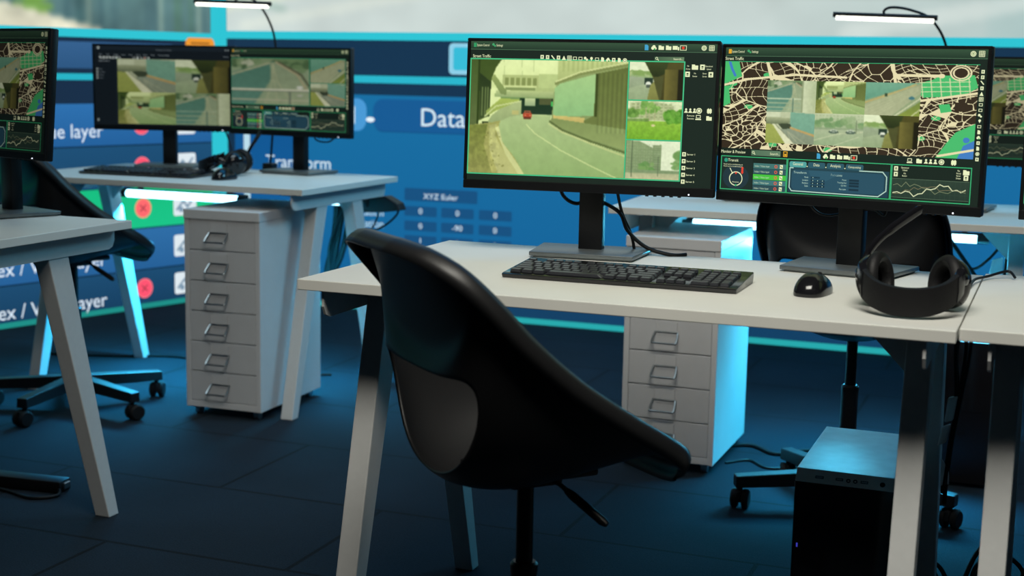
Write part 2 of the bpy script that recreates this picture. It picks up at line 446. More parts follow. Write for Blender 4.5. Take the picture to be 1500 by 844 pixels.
def pic_ramp(w, h):
    """white parapet and blue-green noise barrier beside a lower road"""
    im = Img(w, h, '#b5bd98')
    im.poly([(.5, 0), (1, .05), (1, .7), (.5, .45)], '#78a58a', '#6f9c83')
    im.poly([(0, .15), (.5, .2), (.5, .35), (0, .42)], '#a8b088', '#5f6a4c'); im.rect(0, .02, .3, .18, '#c6ceaa')
    im.poly([(.25, .38), (.5, .36), (.55, .55), (.4, .62)], '#3c4632')
    im.poly([(.5, .46), (1, .68), (1, .75), (.5, .53)], '#b79a5f')
    im.poly([(.3, .55), (.5, .52), (1, .75), (1, 1), (.45, 1)], '#87927a', '#7f8b72')
    for q in (.55, .7, .85): im.line([(.45, .6), (q, 1)], .012, '#a9ab8a', .6)
    im.poly([(0, .38), (.15, .4), (.42, 1), (0, 1)], '#9aa353', '#8f9a4b')
    im.poly([(.13, .38), (.2, .39), (.62, 1), (.42, 1)], '#ccd0a8', '#d2d4b0'); im.line([(.2, .4), (.62, 1)], .012, '#7d8368')
    im.noise(.07, 24, seed=15)
    return im.blur(1)

def pic_cars(w, h):
    im = Img(w, h, '#b6c09a')
    im.rect(0, 0, 1, .45, '#b7c29b', '#9fb088')
    for i in range(14):
        for j in range(4): im.rect(.03 + i * .07, .06 + j * .09, .065 + i * .07, .1 + j * .09, '#98a67e', al=.6)
    trees(im, 0, 1, .15, .42, ['#7d9a68', '#6a8f5c', '#92a87a'], 30, .07, 16)
    im.rect(0, .45, 1, .5, '#8a9c78'); im.rect(0, .5, 1, 1, '#a3b08c', '#8fa57c')
    im.line([(0, .85), (.5, .62), (1, .55)], .012, '#bcc49c'); im.line([(.4, 1), (.9, .7)], .008, '#c4caa4')
    for x, y in ((.4, .55), (.74, .55)):
        im.ell(x, y + .02, .1, .05, '#4d5f50'); im.ell(x, y - .02, .07, .04, '#c2ccb6'); im.ell(x, y - .015, .05, .025, '#6a7a66')
    im.rect(.85, .2, .86, .6, '#5a684c')
    im.noise(.07, 24, seed=17)
    return im.blur(1)

def pic_diag(w, h):
    im = Img(w, h, '#8a9a72')
    im.poly([(0, 0), (1, 0), (.9, .05), (0, .55)], '#6fa184', '#5f957a'); im.line([(0, .62), (.5, .32), (.9, .05)], .022, '#b3a266')
    im.poly([(0, .66), (.9, .08), (1, .05), (1, .3), (.5, 1), (0, 1)], '#97a07a', '#a7ad86')
    for k in range(5): im.line([(.0, .75 + k * .12), (.95, .12 + k * .03)], .008, '#b9bb94', .5)
    im.poly([(1, .55), (1, 1), (.6, 1)], '#6d7f3c', '#83923f'); im.line([(.55, 1), (1, .45)], .02, '#c1c49c'); im.line([(.85, 1), (1, .78)], .014, '#c8caa0')
    im.rect(.36, .33, .4, .42, '#33452f'); im.ell(.84, .46, .05, .05, '#3f6f74')
    im.noise(.06, 24, seed=18)
    return im.blur(1)

def grid_mesh(name, im, w, h):
    """flat coloured grid, local x 0..w, z 0..-h"""
    W, H = im.w, im.h
    xs = np.linspace(0, w, W); zs = np.linspace(0, -h, H)
    X, Z = np.meshgrid(xs, zs)
    co = np.stack([X, np.zeros_like(X), Z], -1).reshape(-1, 3)
    i = np.arange(W * H).reshape(H, W)
    q = np.stack([i[:-1, :-1], i[1:, :-1], i[1:, 1:], i[:-1, 1:]], -1).reshape(-1, 4)
    me = bpy.data.meshes.new(name)
    me.vertices.add(len(co)); me.vertices.foreach_set('co', co.ravel())
    me.loops.add(q.size); me.loops.foreach_set('vertex_index', q.ravel().astype(np.int32))
    me.polygons.add(len(q)); me.polygons.foreach_set('loop_start', (np.arange(len(q)) * 4).astype(np.int32))
    me.update(calc_edges=True)
    at = me.color_attributes.new('Col', 'FLOAT_COLOR', 'POINT')
    c = np.ones((W * H, 4)); c[:, :3] = lin(np.clip(im.a, 0, 1)).reshape(-1, 3)
    at.data.foreach_set('color', c.ravel())
    me.validate()
    return me

_txt = {}
def text_geo(s):
    if s in _txt: return _txt[s]
    cu = bpy.data.curves.new('lettering', 'FONT'); cu.body = s; cu.size = 1.0; cu.resolution_u = 3
    ob = bpy.data.objects.new('lettering', cu); COL.objects.link(ob)
    me = bpy.data.meshes.new_from_object(ob)
    v = np.array([tuple(x.co)[:2] for x in me.vertices]) if len(me.vertices) else np.zeros((0, 2))
    f = [tuple(p.vertices) for p in me.polygons]
    bpy.data.objects.remove(ob); bpy.data.curves.remove(cu); bpy.data.meshes.remove(me)
    _txt[s] = (v, f)
    return _txt[s]

class Canvas:
    """vector user interface: flat coloured polygons in stacked thin layers; u right 0..1, v down 0..1 of a w x h panel (local x, -z), facing -y"""
    def __init__(s, w, h, step=0.00025):
        s.w, s.h, s.st = w, h, step; s.v = []; s.f = []; s.c = []; s.k = 1.0
    def _add(s, P, F, cols, lay):
        b = len(s.v)
        for (x, z) in P: s.v.append((x, -lay * s.st, z))
        cols = np.asarray(cols)
        if cols.ndim == 1: cols = np.repeat(cols[None], len(P), 0)
        s.c.extend(cols)
        for f in F: s.f.append(tuple(b + i for i in f))
    def C(s, c): return lin(hx(c) if isinstance(c, str) else np.array(c)) * s.k
    def P(s, u, v): return (u * s.w, -v * s.h)
    def rect(s, u0, v0, u1, v1, c, lay=1, c2=None, dirn='v'):
        P = [s.P(u0, v0), s.P(u1, v0), s.P(u1, v1), s.P(u0, v1)]
        a = s.C(c); b = s.C(c2) if c2 is not None else a
        cc = [a, a, b, b] if dirn == 'v' else [a, b, b, a]
        s._add(P, [(0, 3, 2, 1)], cc, lay)
    def poly(s, pts, c, lay=1):
        P = [s.P(*p) for p in pts]; s._add(P, [tuple(range(len(P)))], s.C(c), lay)
    def ell(s, u, v, r, c, lay=1, n=20, asp=1.0):
        x, z = s.P(u, v); R = r * s.h
        P = [(x + R * asp * math.cos(2 * PI * k / n), z + R * math.sin(2 * PI * k / n)) for k in range(n)]
        s._add(P, [tuple(range(n))], s.C(c), lay)
    def ring(s, u, v, r, t, c, lay=1, n=28):
        x, z = s.P(u, v); R = r * s.h; T = t * s.h
        P = [(x + q * math.cos(2 * PI * k / n), z + q * math.sin(2 * PI * k / n)) for k in range(n) for q in (R, R - T)]
        s._add(P, [(2 * k, 2 * k + 1, (2 * k + 3) % (2 * n), (2 * k + 2) % (2 * n)) for k in range(n)], s.C(c), lay)
    def rrect(s, u0, v0, u1, v1, r, c, lay=1, c2=None):
        x0, z0 = s.P(u0, v0); x1, z1 = s.P(u1, v1); R = r * s.h; P = []
        for cx, cz, a0 in ((x1 - R, z0 - R, 0), (x0 + R, z0 - R, 90), (x0 + R, z1 + R, 180), (x1 - R, z1 + R, 270)):
            for k in range(6):
                a = math.radians(a0 + 18 * k); P.append((cx + R * math.cos(a), cz + R * math.sin(a)))
        if c2 is None: cc = s.C(c)
        else:
            a, b = s.C(c), s.C(c2); cc = [a + (b - a) * ((z0 - p[1]) / max(z0 - z1, 1e-9)) for p in P]
        s._add(P, [tuple(range(len(P)))], cc, lay)
    def stroke(s, pts, wd, c, lay=1, closed=False):
        P = [s.P(*p) for p in pts]
        if closed: P = P + [P[0]]
        W = wd * s.h / 2; col = s.C(c)
        for (x0, z0), (x1, z1) in zip(P[:-1], P[1:]):
            d = math.hypot(x1 - x0, z1 - z0)
            if d < 1e-9: continue
            ux, uz = (x1 - x0) / d, (z1 - z0) / d
            x0_, z0_, x1_, z1_ = x0 - ux * W * .6, z0 - uz * W * .6, x1 + ux * W * .6, z1 + uz * W * .6
            s._add([(x0_ - uz * W, z0_ + ux * W), (x0_ + uz * W, z0_ - ux * W), (x1_ + uz * W, z1_ - ux * W), (x1_ - uz * W, z1_ + ux * W)], [(0, 1, 2, 3)], col, lay)
    def frame(s, u0, v0, u1, v1, wd, c, lay=2): s.stroke([(u0, v0), (u1, v0), (u1, v1), (u0, v1)], wd, c, lay, True)
    def text(s, u, v, t, cap, c, lay=3, align='l', sx=1.0):
        """v = baseline, cap = capital height as a share of the panel height"""
        V, F = text_geo(t)
        if not len(V): return
        k = cap * s.h / 0.729
        x, z = s.P(u, v); x0 = V[:, 0].min(); wd = (V[:, 0].max() - x0) * k * sx
        off = {'l': 0, 'c': -wd / 2, 'r': -wd}[align]
        s._add([(x + off + (p[0] - x0) * k * sx, z + p[1] * k) for p in V], F, s.C(c), lay)
    def mesh(s, name):
        me = bpy.data.meshes.new(name); me.from_pydata(s.v, [], s.f); me.update()
        at = me.color_attributes.new('Col', 'FLOAT_COLOR', 'POINT')
        c = np.ones((len(s.v), 4)); c[:, :3] = np.array(s.c); at.data.foreach_set('color', c.ravel())
        return me

CREAM = '#dfe6b8'
def icon(cv, kind, u, v, r, c=CREAM, lay=4):
    """small pictogram, r = half height as share of panel height"""
    a = r * cv.h / cv.w
    def R(x0, y0, x1, y1, col=c, l=lay): cv.rect(u + x0 * a, v + y0 * r, u + x1 * a, v + y1 * r, col, l)
    if kind == 'folder': R(-1, -.8, 0, -.4); R(-1, -.5, 1, .8)
    elif kind == 'doc': cv.poly([(u - .7 * a, v - r), (u + .2 * a, v - r), (u + .7 * a, v - .5 * r), (u + .7 * a, v + r), (u - .7 * a, v + r)], c, lay)
    elif kind == 'page': R(-.8, -.9, .8, .9); R(-.35, -.4, .35, .1, '#2a3a28', lay + 1); R(-.35, .3, .35, .5, '#2a3a28', lay + 1)
    elif kind == 'cloud': cv.ell(u - .4 * a, v + .2 * r, r * .6, c, lay); cv.ell(u + .5 * a, v + .3 * r, r * .5, c, lay); cv.ell(u, v - .3 * r, r * .6, c, lay); cv.ell(u + .3 * a, v + .6 * r, r * .35, '#2f9a4a', lay + 1)
    elif kind == 'rec': R(-1.2, -.9, 1.2, .9); R(-1.0, -.7, 1.0, .7, '#2a3a28', lay + 1); cv.ell(u, v, r * .5, '#d8402c', lay + 2)
    elif kind == 'cam': R(-1.2, -.7, .6, .7); R(.7, -.3, 1.2, .9)
    elif kind == 'globe': cv.ell(u, v, r * 1.05, c, lay); cv.ring(u, v, r * .75, r * .18, '#5d7a4a', lay + 1); cv.ell(u, v, r * .3, '#5d7a4a', lay + 1)
    elif kind == 'grid':
        for k in (-1, -.33, .33, 1): cv.rect(u + (k - .1) * a, v - r, u + (k + .1) * a, v + r, c, lay); cv.rect(u - a, v + (k - .1) * r, u + a, v + (k + .1) * r, c, lay)
    elif kind == 'person': cv.ell(u, v - .45 * r, r * .38, c, lay); cv.poly([(u - .75 * a, v + .8 * r), (u - .3 * a, v), (u + .3 * a, v), (u + .75 * a, v + .8 * r)], c, lay)
    elif kind == 'target': cv.ell(u, v, r, c, lay); cv.ring(u, v, r * .7, r * .2, '#2a3a28', lay + 1)
    elif kind == 'laptop': R(-.8, -.8, .8, .3); R(-.6, -.6, .6, .15, '#1b2620', lay + 1); R(-1, .5, 1, .9)
    elif kind == 'puzzle': R(-.9, -.7, .9, .7); R(-.6, -1, -.2, 1); R(.2, -1, .6, 1)
    elif kind == 'search': cv.ring(u - .15 * a, v - .15 * r, r * .7, r * .25, c, lay); cv.stroke([(u + .3 * a, v + .3 * r), (u + .9 * a, v + .9 * r)], r * .35, c, lay)
    elif kind == 'wrench': cv.stroke([(u - .7 * a, v - .8 * r), (u + .7 * a, v + .8 * r)], r * .5, c, lay)
    elif kind == 'tri': cv.poly([(u, v - r), (u + a, v + r), (u - a, v + r)], c, lay)
    elif kind == 'round': cv.ell(u, v, r * .85, c, lay); cv.ell(u, v, r * .3, '#2a3a28', lay + 1)
    elif kind == 'pin': cv.ell(u, v - .3 * r, r * .65, c, lay); cv.poly([(u - .4 * a, v), (u + .4 * a, v), (u, v + r)], c, lay)
    elif kind == 'open': cv.frame(u - .8 * a, v - .6 * r, u + .8 * a, v + .6 * r, r * .25, c, lay)
    elif kind == 'gear': cv.ell(u - .4 * a, v - .3 * r, r * .65, c, lay); cv.ell(u + .5 * a, v + .4 * r, r * .5, c, lay)
    else: R(-.7, -.9, .7, .9)
ROWICONS = ['page', 'page', 'wrench', 'page', 'tri', 'grid', 'open', 'open', 'gear', 'pin', 'open', 'doc', 'cloud', 'page', 'doc', 'target']

def ui_header(cv, orange=False):
    cv.rect(0, 0, 1, 1, '#16241c', 0)
    cv.rect(0, 0, 1, .03, '#35503a', 1, '#2b4431'); cv.rect(0, .03, 1, .062, '#2b4431', 1, '#1f3426')
    cv.rect(0, .062, 1, .066, '#49694e', 2)
    cv.rect(.012, .018, .024, .048, '#d9a22c' if orange else '#2f8f5a', 2)
    cv.text(.026, .042, 'System Control', .017, CREAM, sx=.62); icon(cv, 'gear', .098, .033, .014, '#3f9a62'); cv.text(.108, .042, 'Settings', .017, CREAM, sx=.66)
    icon(cv, 'globe', .948, .034, .017); icon(cv, 'grid', .978, .034, .017)

def ui_panels(cv, y0=.755, y1=.985):
    """the three lower panels: transit dial and layer list, tabs, line chart"""
    h = y1 - y0; G = '#37a66c'
    Y = lambda t: y0 + h * t
    cv.text(.0, y0 - .022, 'Monitor & Preview', .022, CREAM, sx=.78)
    cv.rect(.125, y0 - .05, .245, y0 - .012, '#4d6a52', 1, '#5f7a60', 'h'); icon(cv, 'search', .135, y0 - .032, .013); cv.text(.243, y0 - .022, 'Search...', .016, CREAM, align='r')
    cv.frame(.258, y0 - .048, .272, y0 - .016, .005, '#d9a22c', 3); cv.rect(.261, y0 - .034, .269, y0 - .02, '#d9a22c', 3)
    for i, (k, c) in enumerate((('doc', '#3f9ac0'), ('cloud', CREAM), ('folder', CREAM), ('folder', CREAM), ('cam', CREAM), ('rec', CREAM))):
        icon(cv, k, .398 + i * .0275, y0 - .03, .018, c)
    for i, k in enumerate(('laptop', 'folder', 'person', 'person', 'person', 'target')): icon(cv, k, .745 + (0, .035, .06, .077, .094, .116)[i], y0 - .03, .018)
    icon(cv, 'puzzle', .905, y0 - .03, .018)
    for a, b in ((.0, .275), (.275, .68), (.68, .972)): cv.frame(a + .002, y0, b - .002, y1, .006, G, 3)
    # dial
    cv.rect(.004, Y(.02), .133, Y(.98), '#1b2a25', 1)
    cv.ell(.065, Y(.62), .085, '#20343a', 2, 24, 1.15)
    cv.ell(.022, Y(.12), .014, '#2f8f72', 3); cv.text(.03, Y(.155), 'Transit', .02, CREAM)
    for k in range(2): cv.text(.012, Y(.26 + .06 * k), 'Main path overall to a controlled processing only', .0085, CREAM, sx=.62)
    cv.ring(.066, Y(.67), .05, .006, CREAM, 4); cv.stroke([(.04, Y(.36)), (.052, Y(.52))], .005, CREAM, 4)
    cv.stroke([(.092, Y(.33)), (.092, Y(.48))], .014, '#d8402c', 4); cv.poly([(.086, Y(.46)), (.098, Y(.46)), (.092, Y(.53))], '#d8402c', 4)
    cv.ell(.066, Y(.5), .009, '#d8402c', 5, 4); cv.ell(.067, Y(.87), .009, '#37a66c', 5, 4); cv.text(.066, Y(.79), 'Retention', .009, CREAM, align='c')
    # layer list
    for i, c in enumerate(('#3f6f6a', '#2f5258', '#44b83c', '#3f6f70', '#2b4a50')):
        a = Y(.17 + i * .166)
        cv.rect(.137, a, .271, a + h * .155, c, 2)
        cv.text(.143, a + h * .11, 'Index / Value layer', .013, '#b9cdb0', sx=.82)
        cv.ring(.230, a + h * .078, .011, .005, '#d8573c', 4); cv.rect(.246, a + h * .02, .258, a + h * .135, CREAM, 4); cv.stroke([(.249, a + h * .06), (.256, a + h * .11)], .006, '#7a8a5c', 5)
    # tabs
    cv.rect(.282, Y(.22), .672, Y(.97), '#22414a', 1, '#1d3a48')
    for i, (t, c) in enumerate((('General', '#4f9a94'), ('Data', '#2c5560'), ('Analysis', '#2c5560'), ('Compositing', '#2c5560'))):
        u = .284 + i * .074; cv.rrect(u, Y(.06), u + .068, Y(.23), .012, c, 3); cv.text(u + .034, Y(.17), t, .02 if i != 3 else .015, CREAM, 4, 'c', .82)
        if i < 3: cv.ell(u + .071, Y(.19), .004, CREAM, 4)
    cv.stroke([(.30, Y(.25)), (.287, Y(.25)), (.287, Y(.83)), (.297, Y(.93)), (.635, Y(.95)), (.664, Y(.78)), (.664, Y(.38)), (.648, Y(.24)), (.56, Y(.24))], .007, '#a9c8b8', 4)
    cv.rrect(.295, Y(.3), .655, Y(.9), .03, '#274c5c', 2); cv.poly([(.36, Y(.3)), (.5, Y(.3)), (.43, Y(.6)), (.38, Y(.6))], '#2c5464', 3)
    cv.text(.302, Y(.41), 'Transform', .016, '#a9c8b8'); cv.text(.45, Y(.43), 'Relations', .016, '#a9c8b8')
    for i, t in enumerate(('Mode', 'Location', 'Rotation', 'Scale')):
        cv.text(.362, Y(.53 + .085 * i), t, .012, '#a9c8b8', 4, 'r', .75)
        for k in range(1 if i == 0 else 3):
            cv.rect(.372 + k * .019, Y(.475 + .085 * i), .372 + (k * .019 + .017 if i else .036), Y(.535 + .085 * i), '#16303c', 3)
            cv.rect(.379 + k * .019, Y(.495 + .085 * i), .382 + k * .019, Y(.52 + .085 * i), '#a9c8b8', 4)
    for i, t in enumerate(('Parent', 'Tracking Axis', 'Up Axis', 'Pass Index')):
        v = .5 + .08 * i + (.03 if i == 3 else 0)
        cv.text(.512, Y(v + .05), t, .011, '#a9c8b8', 4, 'r', .75); cv.rect(.522, Y(v), .56, Y(v + .06), '#16303c', 3)
    # chart
    cv.rect(.684, Y(.39), .966, Y(.93), '#2a3c30', 2, '#24362c'); cv.rect(.684, Y(.385), .966, Y(.4), '#4f6450', 3); cv.rect(.684, Y(.92), .966, Y(.935), '#4f6450', 3)
    for k in range(15): cv.rect(.7 + k * .018, Y(.42), .7008 + k * .018, Y(.92), '#34483a', 3)
    cv.rect(.684, Y(.62), .966, Y(.625), '#34483a', 3); cv.rect(.684, Y(.78), .966, Y(.785), '#34483a', 3)
    A = [.8, .77, .81, .74, .76, .88, .8, .78, .64, .66, .62, .5, .55, .53, .66, .63, .69, .62]
    B = [.58, .54, .62, .48, .6, .53, .56, .62, .66, .68, .78, .7, .72, .74, .66, .64, .68, .7]
    D = [.82, .82, .8, .7, .72, .62, .67, .6, .61, .58, .57, .68, .66, .65, .64, .66, .65, .66]
    for q, c, wd in ((B, '#6f7a5c', .004), (D, '#6f6a50', .004), (A, '#c9cfa6', .006)):
        cv.stroke([(.69 + k * .0155, Y(t)) for k, t in enumerate(q)], wd, c, 5)
    icon(cv, 'page', .697, Y(.11), .016); icon(cv, 'page', .697, Y(.27), .016)
    for v, t1, t2 in ((.1, 'Operational', 'Upload'), (.26, 'File', 'Review')):
        cv.text(.73, Y(v), t1, .011, CREAM, 4, 'c', .72); cv.text(.73, Y(v + .07), t2, .011, CREAM, 4, 'c', .72)
    icon(cv, 'folder', .952, Y(.13), .02); icon(cv, 'page', .952, Y(.28), .018)
    for v, t1, t2 in ((.11, 'File', 'Access'), (.25, 'Server', 'Stream')):
        cv.text(.925, Y(v), t1, .011, CREAM, 4, 'c', .72); cv.text(.925, Y(v + .07), t2, .011, CREAM, 4, 'c', .72)

SW, SH = 0.527, 0.296
_pics = {}
def pic(name, fn, w, h, pw, ph, *a):
    k = (name, round(pw, 4), round(ph, 4))
    if k not in _pics: _pics[k] = grid_mesh(name, fn(w, h, *a), pw, ph)
    return _pics[k]

def make_map():
    w, h = 720, 345
    im = Img(w, h, '#33291c')
    q = np.random.RandomState(5)
    X = im.X * 2.09; Y = im.Y
    Xw = X + .02 * np.sin(Y * 17 + X * 5); Yw = Y + .02 * np.sin(X * 13 - Y * 4)
    def vor(seeds, XX, YY):
        d1 = np.full(XX.shape, 9.); d2 = np.full(XX.shape, 9.)
        for sx, sy in seeds:
            d = np.hypot(XX - sx, YY - sy); n = d < d1
            d2 = np.where(n, d1, np.minimum(d2, d)); d1 = np.where(n, d, d1)
        return d2 - d1
    dist = q.rand(34, 2) * [2.09, 1]
    d1 = np.full(X.shape, 9.); d2 = d1.copy(); di = np.zeros(X.shape, int)
    for k, (sx, sy) in enumerate(dist):
        d = np.hypot(Xw - sx, Yw - sy); n = d < d1
        d2 = np.where(n, d1, np.minimum(d2, d)); d1 = np.where(n, d, d1); di = np.where(n, k, di)
    road = (d2 - d1) < .009
    s1 = q.rand(640, 2) * [2.09, 1]
    vz = vor(s1, Xw, Yw) < .0048
    for k in range(len(dist)):
        m = di == k
        if not m.any(): continue
        if k % 5 in (0, 3): road |= m & vz; continue
        an = q.rand() * PI; sx, sy = .034 + .02 * q.rand(), .055 + .05 * q.rand()
        ca, sa = math.cos(an), math.sin(an)
        u = Xw * ca + Yw * sa + .012 * np.sin(Y * 23 + X * 9); v = -Xw * sa + Yw * ca + .012 * np.sin(X * 19 - Y * 7)
        rI = np.floor(v / sy).astype(int); off = (np.sin(rI * 12.9898 + k) * 43758.5453) % 1.0
        cI = np.floor(u / sx + off).astype(int); skip = ((np.sin(cI * 78.233 + rI * 37.7 + k) * 9137.13) % 1.0) < .22
        fu = (u / sx + off) % 1.0; fv = (v / sy) % 1.0
        road |= m & (((fu * sx < .0042) & ~skip) | (fv * sy < .0046))
    cream = hx('#dcd2a6')
    green = '#46b368'; blue = '#3f78b8'
    for _ in range(16): im.ell(q.rand(), q.rand(), .018, .025, green)
    im.a[road] = cream
    for _ in range(26):
        x0, y0, an = q.rand(), q.rand(), q.rand() * PI; L = .05 + .14 * q.rand(); k = (q.rand() - .5) * .6
        im.line([(x0 + L * s_ * math.cos(an + k * s_), y0 + 2.0 * L * s_ * math.sin(an + k * s_)) for s_ in (0, .3, .6, 1)], .0035, cream)
    # parks and water
    im.poly([(0, 0), (.06, 0), (.075, .17), (.0, .26)], green); im.line([(.02, .0), (.03, .08), (.045, .16)], .012, blue)
    im.poly([(.0, .27), (.02, .3), (.03, .48), (0, .52)], green)
    im.poly([(.76, .22), (.83, .17), (.86, .12), (.985, .11), (1, .24), (.95, .33), (.8, .36)], green)
    for k in range(6): im.line([(.79 + k * .035, .15), (.80 + k * .035, .36)], .005, cream, .7)
    for k in range(3): im.line([(.77, .2 + k * .05), (.97, .18 + k * .05)], .005, cream, .7)
    im.line([(.78, .4), (1, .3)], .012, cream)
    im.poly([(1, .62), (1, 1), (.86, 1), (.9, .83), (.93, .72)], green); im.poly([(.94, 1), (.96, .86), (1, .8), (1, 1)], blue); im.ell(.97, .8, .012, .03, blue)
    im.line([(.87, .98), (1, .9)], .012, cream); im.poly([(.86, .43), (.9, .42), (.91, .5), (.87, .52)], green); im.poly([(.92, .4), (.965, .4), (.965, .5), (.92, .5)], '#33291c')
    im.ell(.93, .08, .035, .075, '#33291c')
    for r in (.03, .022):
        im.put(np.abs(np.hypot((im.X - .935) * 2.09, im.Y - .09) - r * 2.6) < .006, cream)
    im.line([(.7, .125), (.865, .125)], .014, cream); im.ell(.865, .125, .012, .024, cream)
    im.line([(0, .27), (.1, .2), (.3, .14), (.5, .16)], .012, cream); im.line([(.18, 0), (.2, .2)], .013, cream); im.line([(.68, 0), (.7, .3)], .012, cream)
    return im
MAPW, MAPH = .972 * SW, .595 * SH
map_mesh = grid_mesh('street_map', make_map(), MAPW, MAPH)

def place_grid(name, me, parent, u, v, lay, m):
    o = link(name, me, parent); o.location = (u * SW, -lay * .00025, -v * SH)
    if not me.materials: me.materials.append(M['screen'])
    if m is not M['screen']:
        o.material_slots[0].link = 'OBJECT'; o.material_slots[0].material = m
    return o

def set_mat(o, m):
    if not o.data.materials: o.data.materials.append(M['screen'])
    o.material_slots[0].link = 'OBJECT'; o.material_slots[0].material = m

_ui = {}
def ui_traffic():
    cv = Canvas(SW, SH); ui_header(cv)
    cv.text(.01, .122, 'Street Traffic', .022, CREAM, sx=.85)
    for i, k in enumerate(ROWICONS): icon(cv, k, .30 + i * .0225, .112 + .001 * i, .015)
    cv.rect(.755, .098, .872, .125, '#3d5a41', 1, '#60795a', 'h'); icon(cv, 'search', .765, .111, .013); cv.text(.868, .119, 'Search...', .015, CREAM, align='r')
    for i, (k, c) in enumerate((('doc', '#3f9ac0'), ('cloud', CREAM), ('folder', CREAM), ('folder', CREAM), ('cam', CREAM), ('rec', CREAM))):
        icon(cv, k, .722 + i * .029, .035, .019, c)
    G = '#43b57c'
    cv.frame(.002, .131, .875, .955, .009, G, 3); cv.stroke([(.655, .131), (.655, .955)], .009, G, 4)
    for v in (.402, .678): cv.stroke([(.655, v), (.875, v)], .009, G, 4)
    icon(cv, 'folder', .916, .165, .022); icon(cv, 'page', .945, .165, .02); icon(cv, 'page', .888, .215, .02); icon(cv, 'page', .979, .215, .02)
    for u, v, a, b in ((.889, .163, 'File', 'Access'), (.97, .163, 'Operational', 'Upload'), (.917, .213, 'File', 'Review'), (.955, .213, 'Server', 'Stream')):
        cv.text(u, v, a, .011, CREAM, 4, 'c', .72); cv.text(u, v + .02, b, .011, CREAM, 4, 'c', .72)
    for i in range(3): icon(cv, 'person', .889 + i * .0165, .465, .019)
    icon(cv, 'target', .94, .465, .02); icon(cv, 'puzzle', .98, .465, .018); icon(cv, 'laptop', .938, .51, .02); icon(cv, 'folder', .98, .515, .019)
    cv.text(.908, .505, 'Remote', .012, CREAM, 4, 'c'); cv.text(.908, .525, 'Review', .012, CREAM, 4, 'c')
    for i in range(5):
        icon(cv, 'page', .889, .768 + i * .0475, .016); cv.text(.9, .774 + i * .0475, 'Server %d' % (i + 1), .013, CREAM)
    return cv
def subs_traffic(p, m):
    for nm, fn, w, h, u0, v0, u1, v1 in (('underpass', pic_underpass, 250, 165, .004, .136, .652, .950), ('pillar', pic_pillar, 90, 62, .658, .136, .872, .397),
                                         ('park', pic_park, 90, 62, .658, .407, .872, .673), ('blocks', pic_blocks, 90, 62, .658, .683, .872, .950)):
        place_grid('camera_view', pic(nm, fn, w, h, (u1 - u0) * SW, (v1 - v0) * SH), p, u0, v0, 2, m)

def ui_map():
    cv = Canvas(SW, SH); ui_header(cv, True)
    cv.text(.0, .092, 'Street Traffic', .022, CREAM, sx=.85)
    cv.rect(0, .1, .975, .104, '#37a66c', 3)
    for i, k in enumerate(ROWICONS + ['page']): icon(cv, k, .986, .145 + i * .0345, .0125)
    ui_panels(cv)
    return cv
def subs_map(p, m):
    place_grid('map_view', map_mesh, p, 0, .103, 1, m)
    ws = (.195, .19, .205); hs = .213; u = .18
    for c, (top, bot) in enumerate((((pic_highway, 'railing'), (pic_ramp, 'ramp')), ((pic_underpass, 'underpass_small'), (pic_cars, 'cars')), ((pic_diag, 'diag'), (pic_pillar, 'pillar_small')))):
        for r, (fn, nm) in enumerate((top, bot)):
            place_grid('camera_view', pic(nm, fn, 84, 52, ws[c] * SW, hs * SH), p, u, .225 + r * hs, 3, m)
        u += ws[c]

def ui_editor():
    cv = Canvas(SW, SH); cv.rect(0, 0, 1, 1, '#141c22', 0); cv.rect(0, 0, 1, .06, '#1c262e', 1)
    cv.text(.5, .06, 'Camera overview', .02, '#7d8a90', 3, 'c'); icon(cv, 'round', .03, .035, .02, '#b9c4c0')
    for i, t in enumerate(('File', 'Edit', 'Image', 'Layer', 'Type', 'Select', 'Filter', 'View', 'Window', 'Help')): cv.text(.035 + i * .053, .125, t, .018, '#8a979c')
    for i, k in enumerate(('gear', 'page', 'round', 'gear', 'round', 'cloud', 'wrench')): icon(cv, k, .045 + i * .023, .155, .018, '#c4cdc8')
    for i, k in enumerate(('open', 'doc', 'wrench', 'rec', 'round')): icon(cv, k, .285 + i * .026, .155, .016, '#c4cdc8')
    for i in range(3): cv.ell(.94 + i * .02, .04, .008, '#a5b0b0', 3)
    cv.text(.96, .13, 'Search', .018, '#8a979c', 3, 'r'); cv.text(.03, .205, 'Open Layers', .02, '#9aa6aa')
    for i in range(4): icon(cv, 'page', .02, .3 + i * .037, .013, '#b0bbb8'); cv.text(.035, .308 + i * .037, ('Main', 'Camera', 'Street', 'Tone')[i], .016, '#7d8a90')
    cv.rect(.155, .18, .158, .98, '#26323a', 2); icon(cv, 'page', .02, .94, .014, '#b0bbb8')
    return cv
def subs_editor(p, m):
    for nm, fn, u0, v0, u1, v1 in (('ramp_e', pic_ramp, .165, .17, .58, .585), ('pillar_e', pic_pillar, .58, .17, .995, .585), ('underpass_e', pic_underpass, .165, .585, .58, .985), ('railing_e', pic_highway, .58, .585, .995, .985)):
        place_grid('camera_view', pic(nm, fn, 84, 60, (u1 - u0) * SW, (v1 - v0) * SH), p, u0, v0, 2, m)

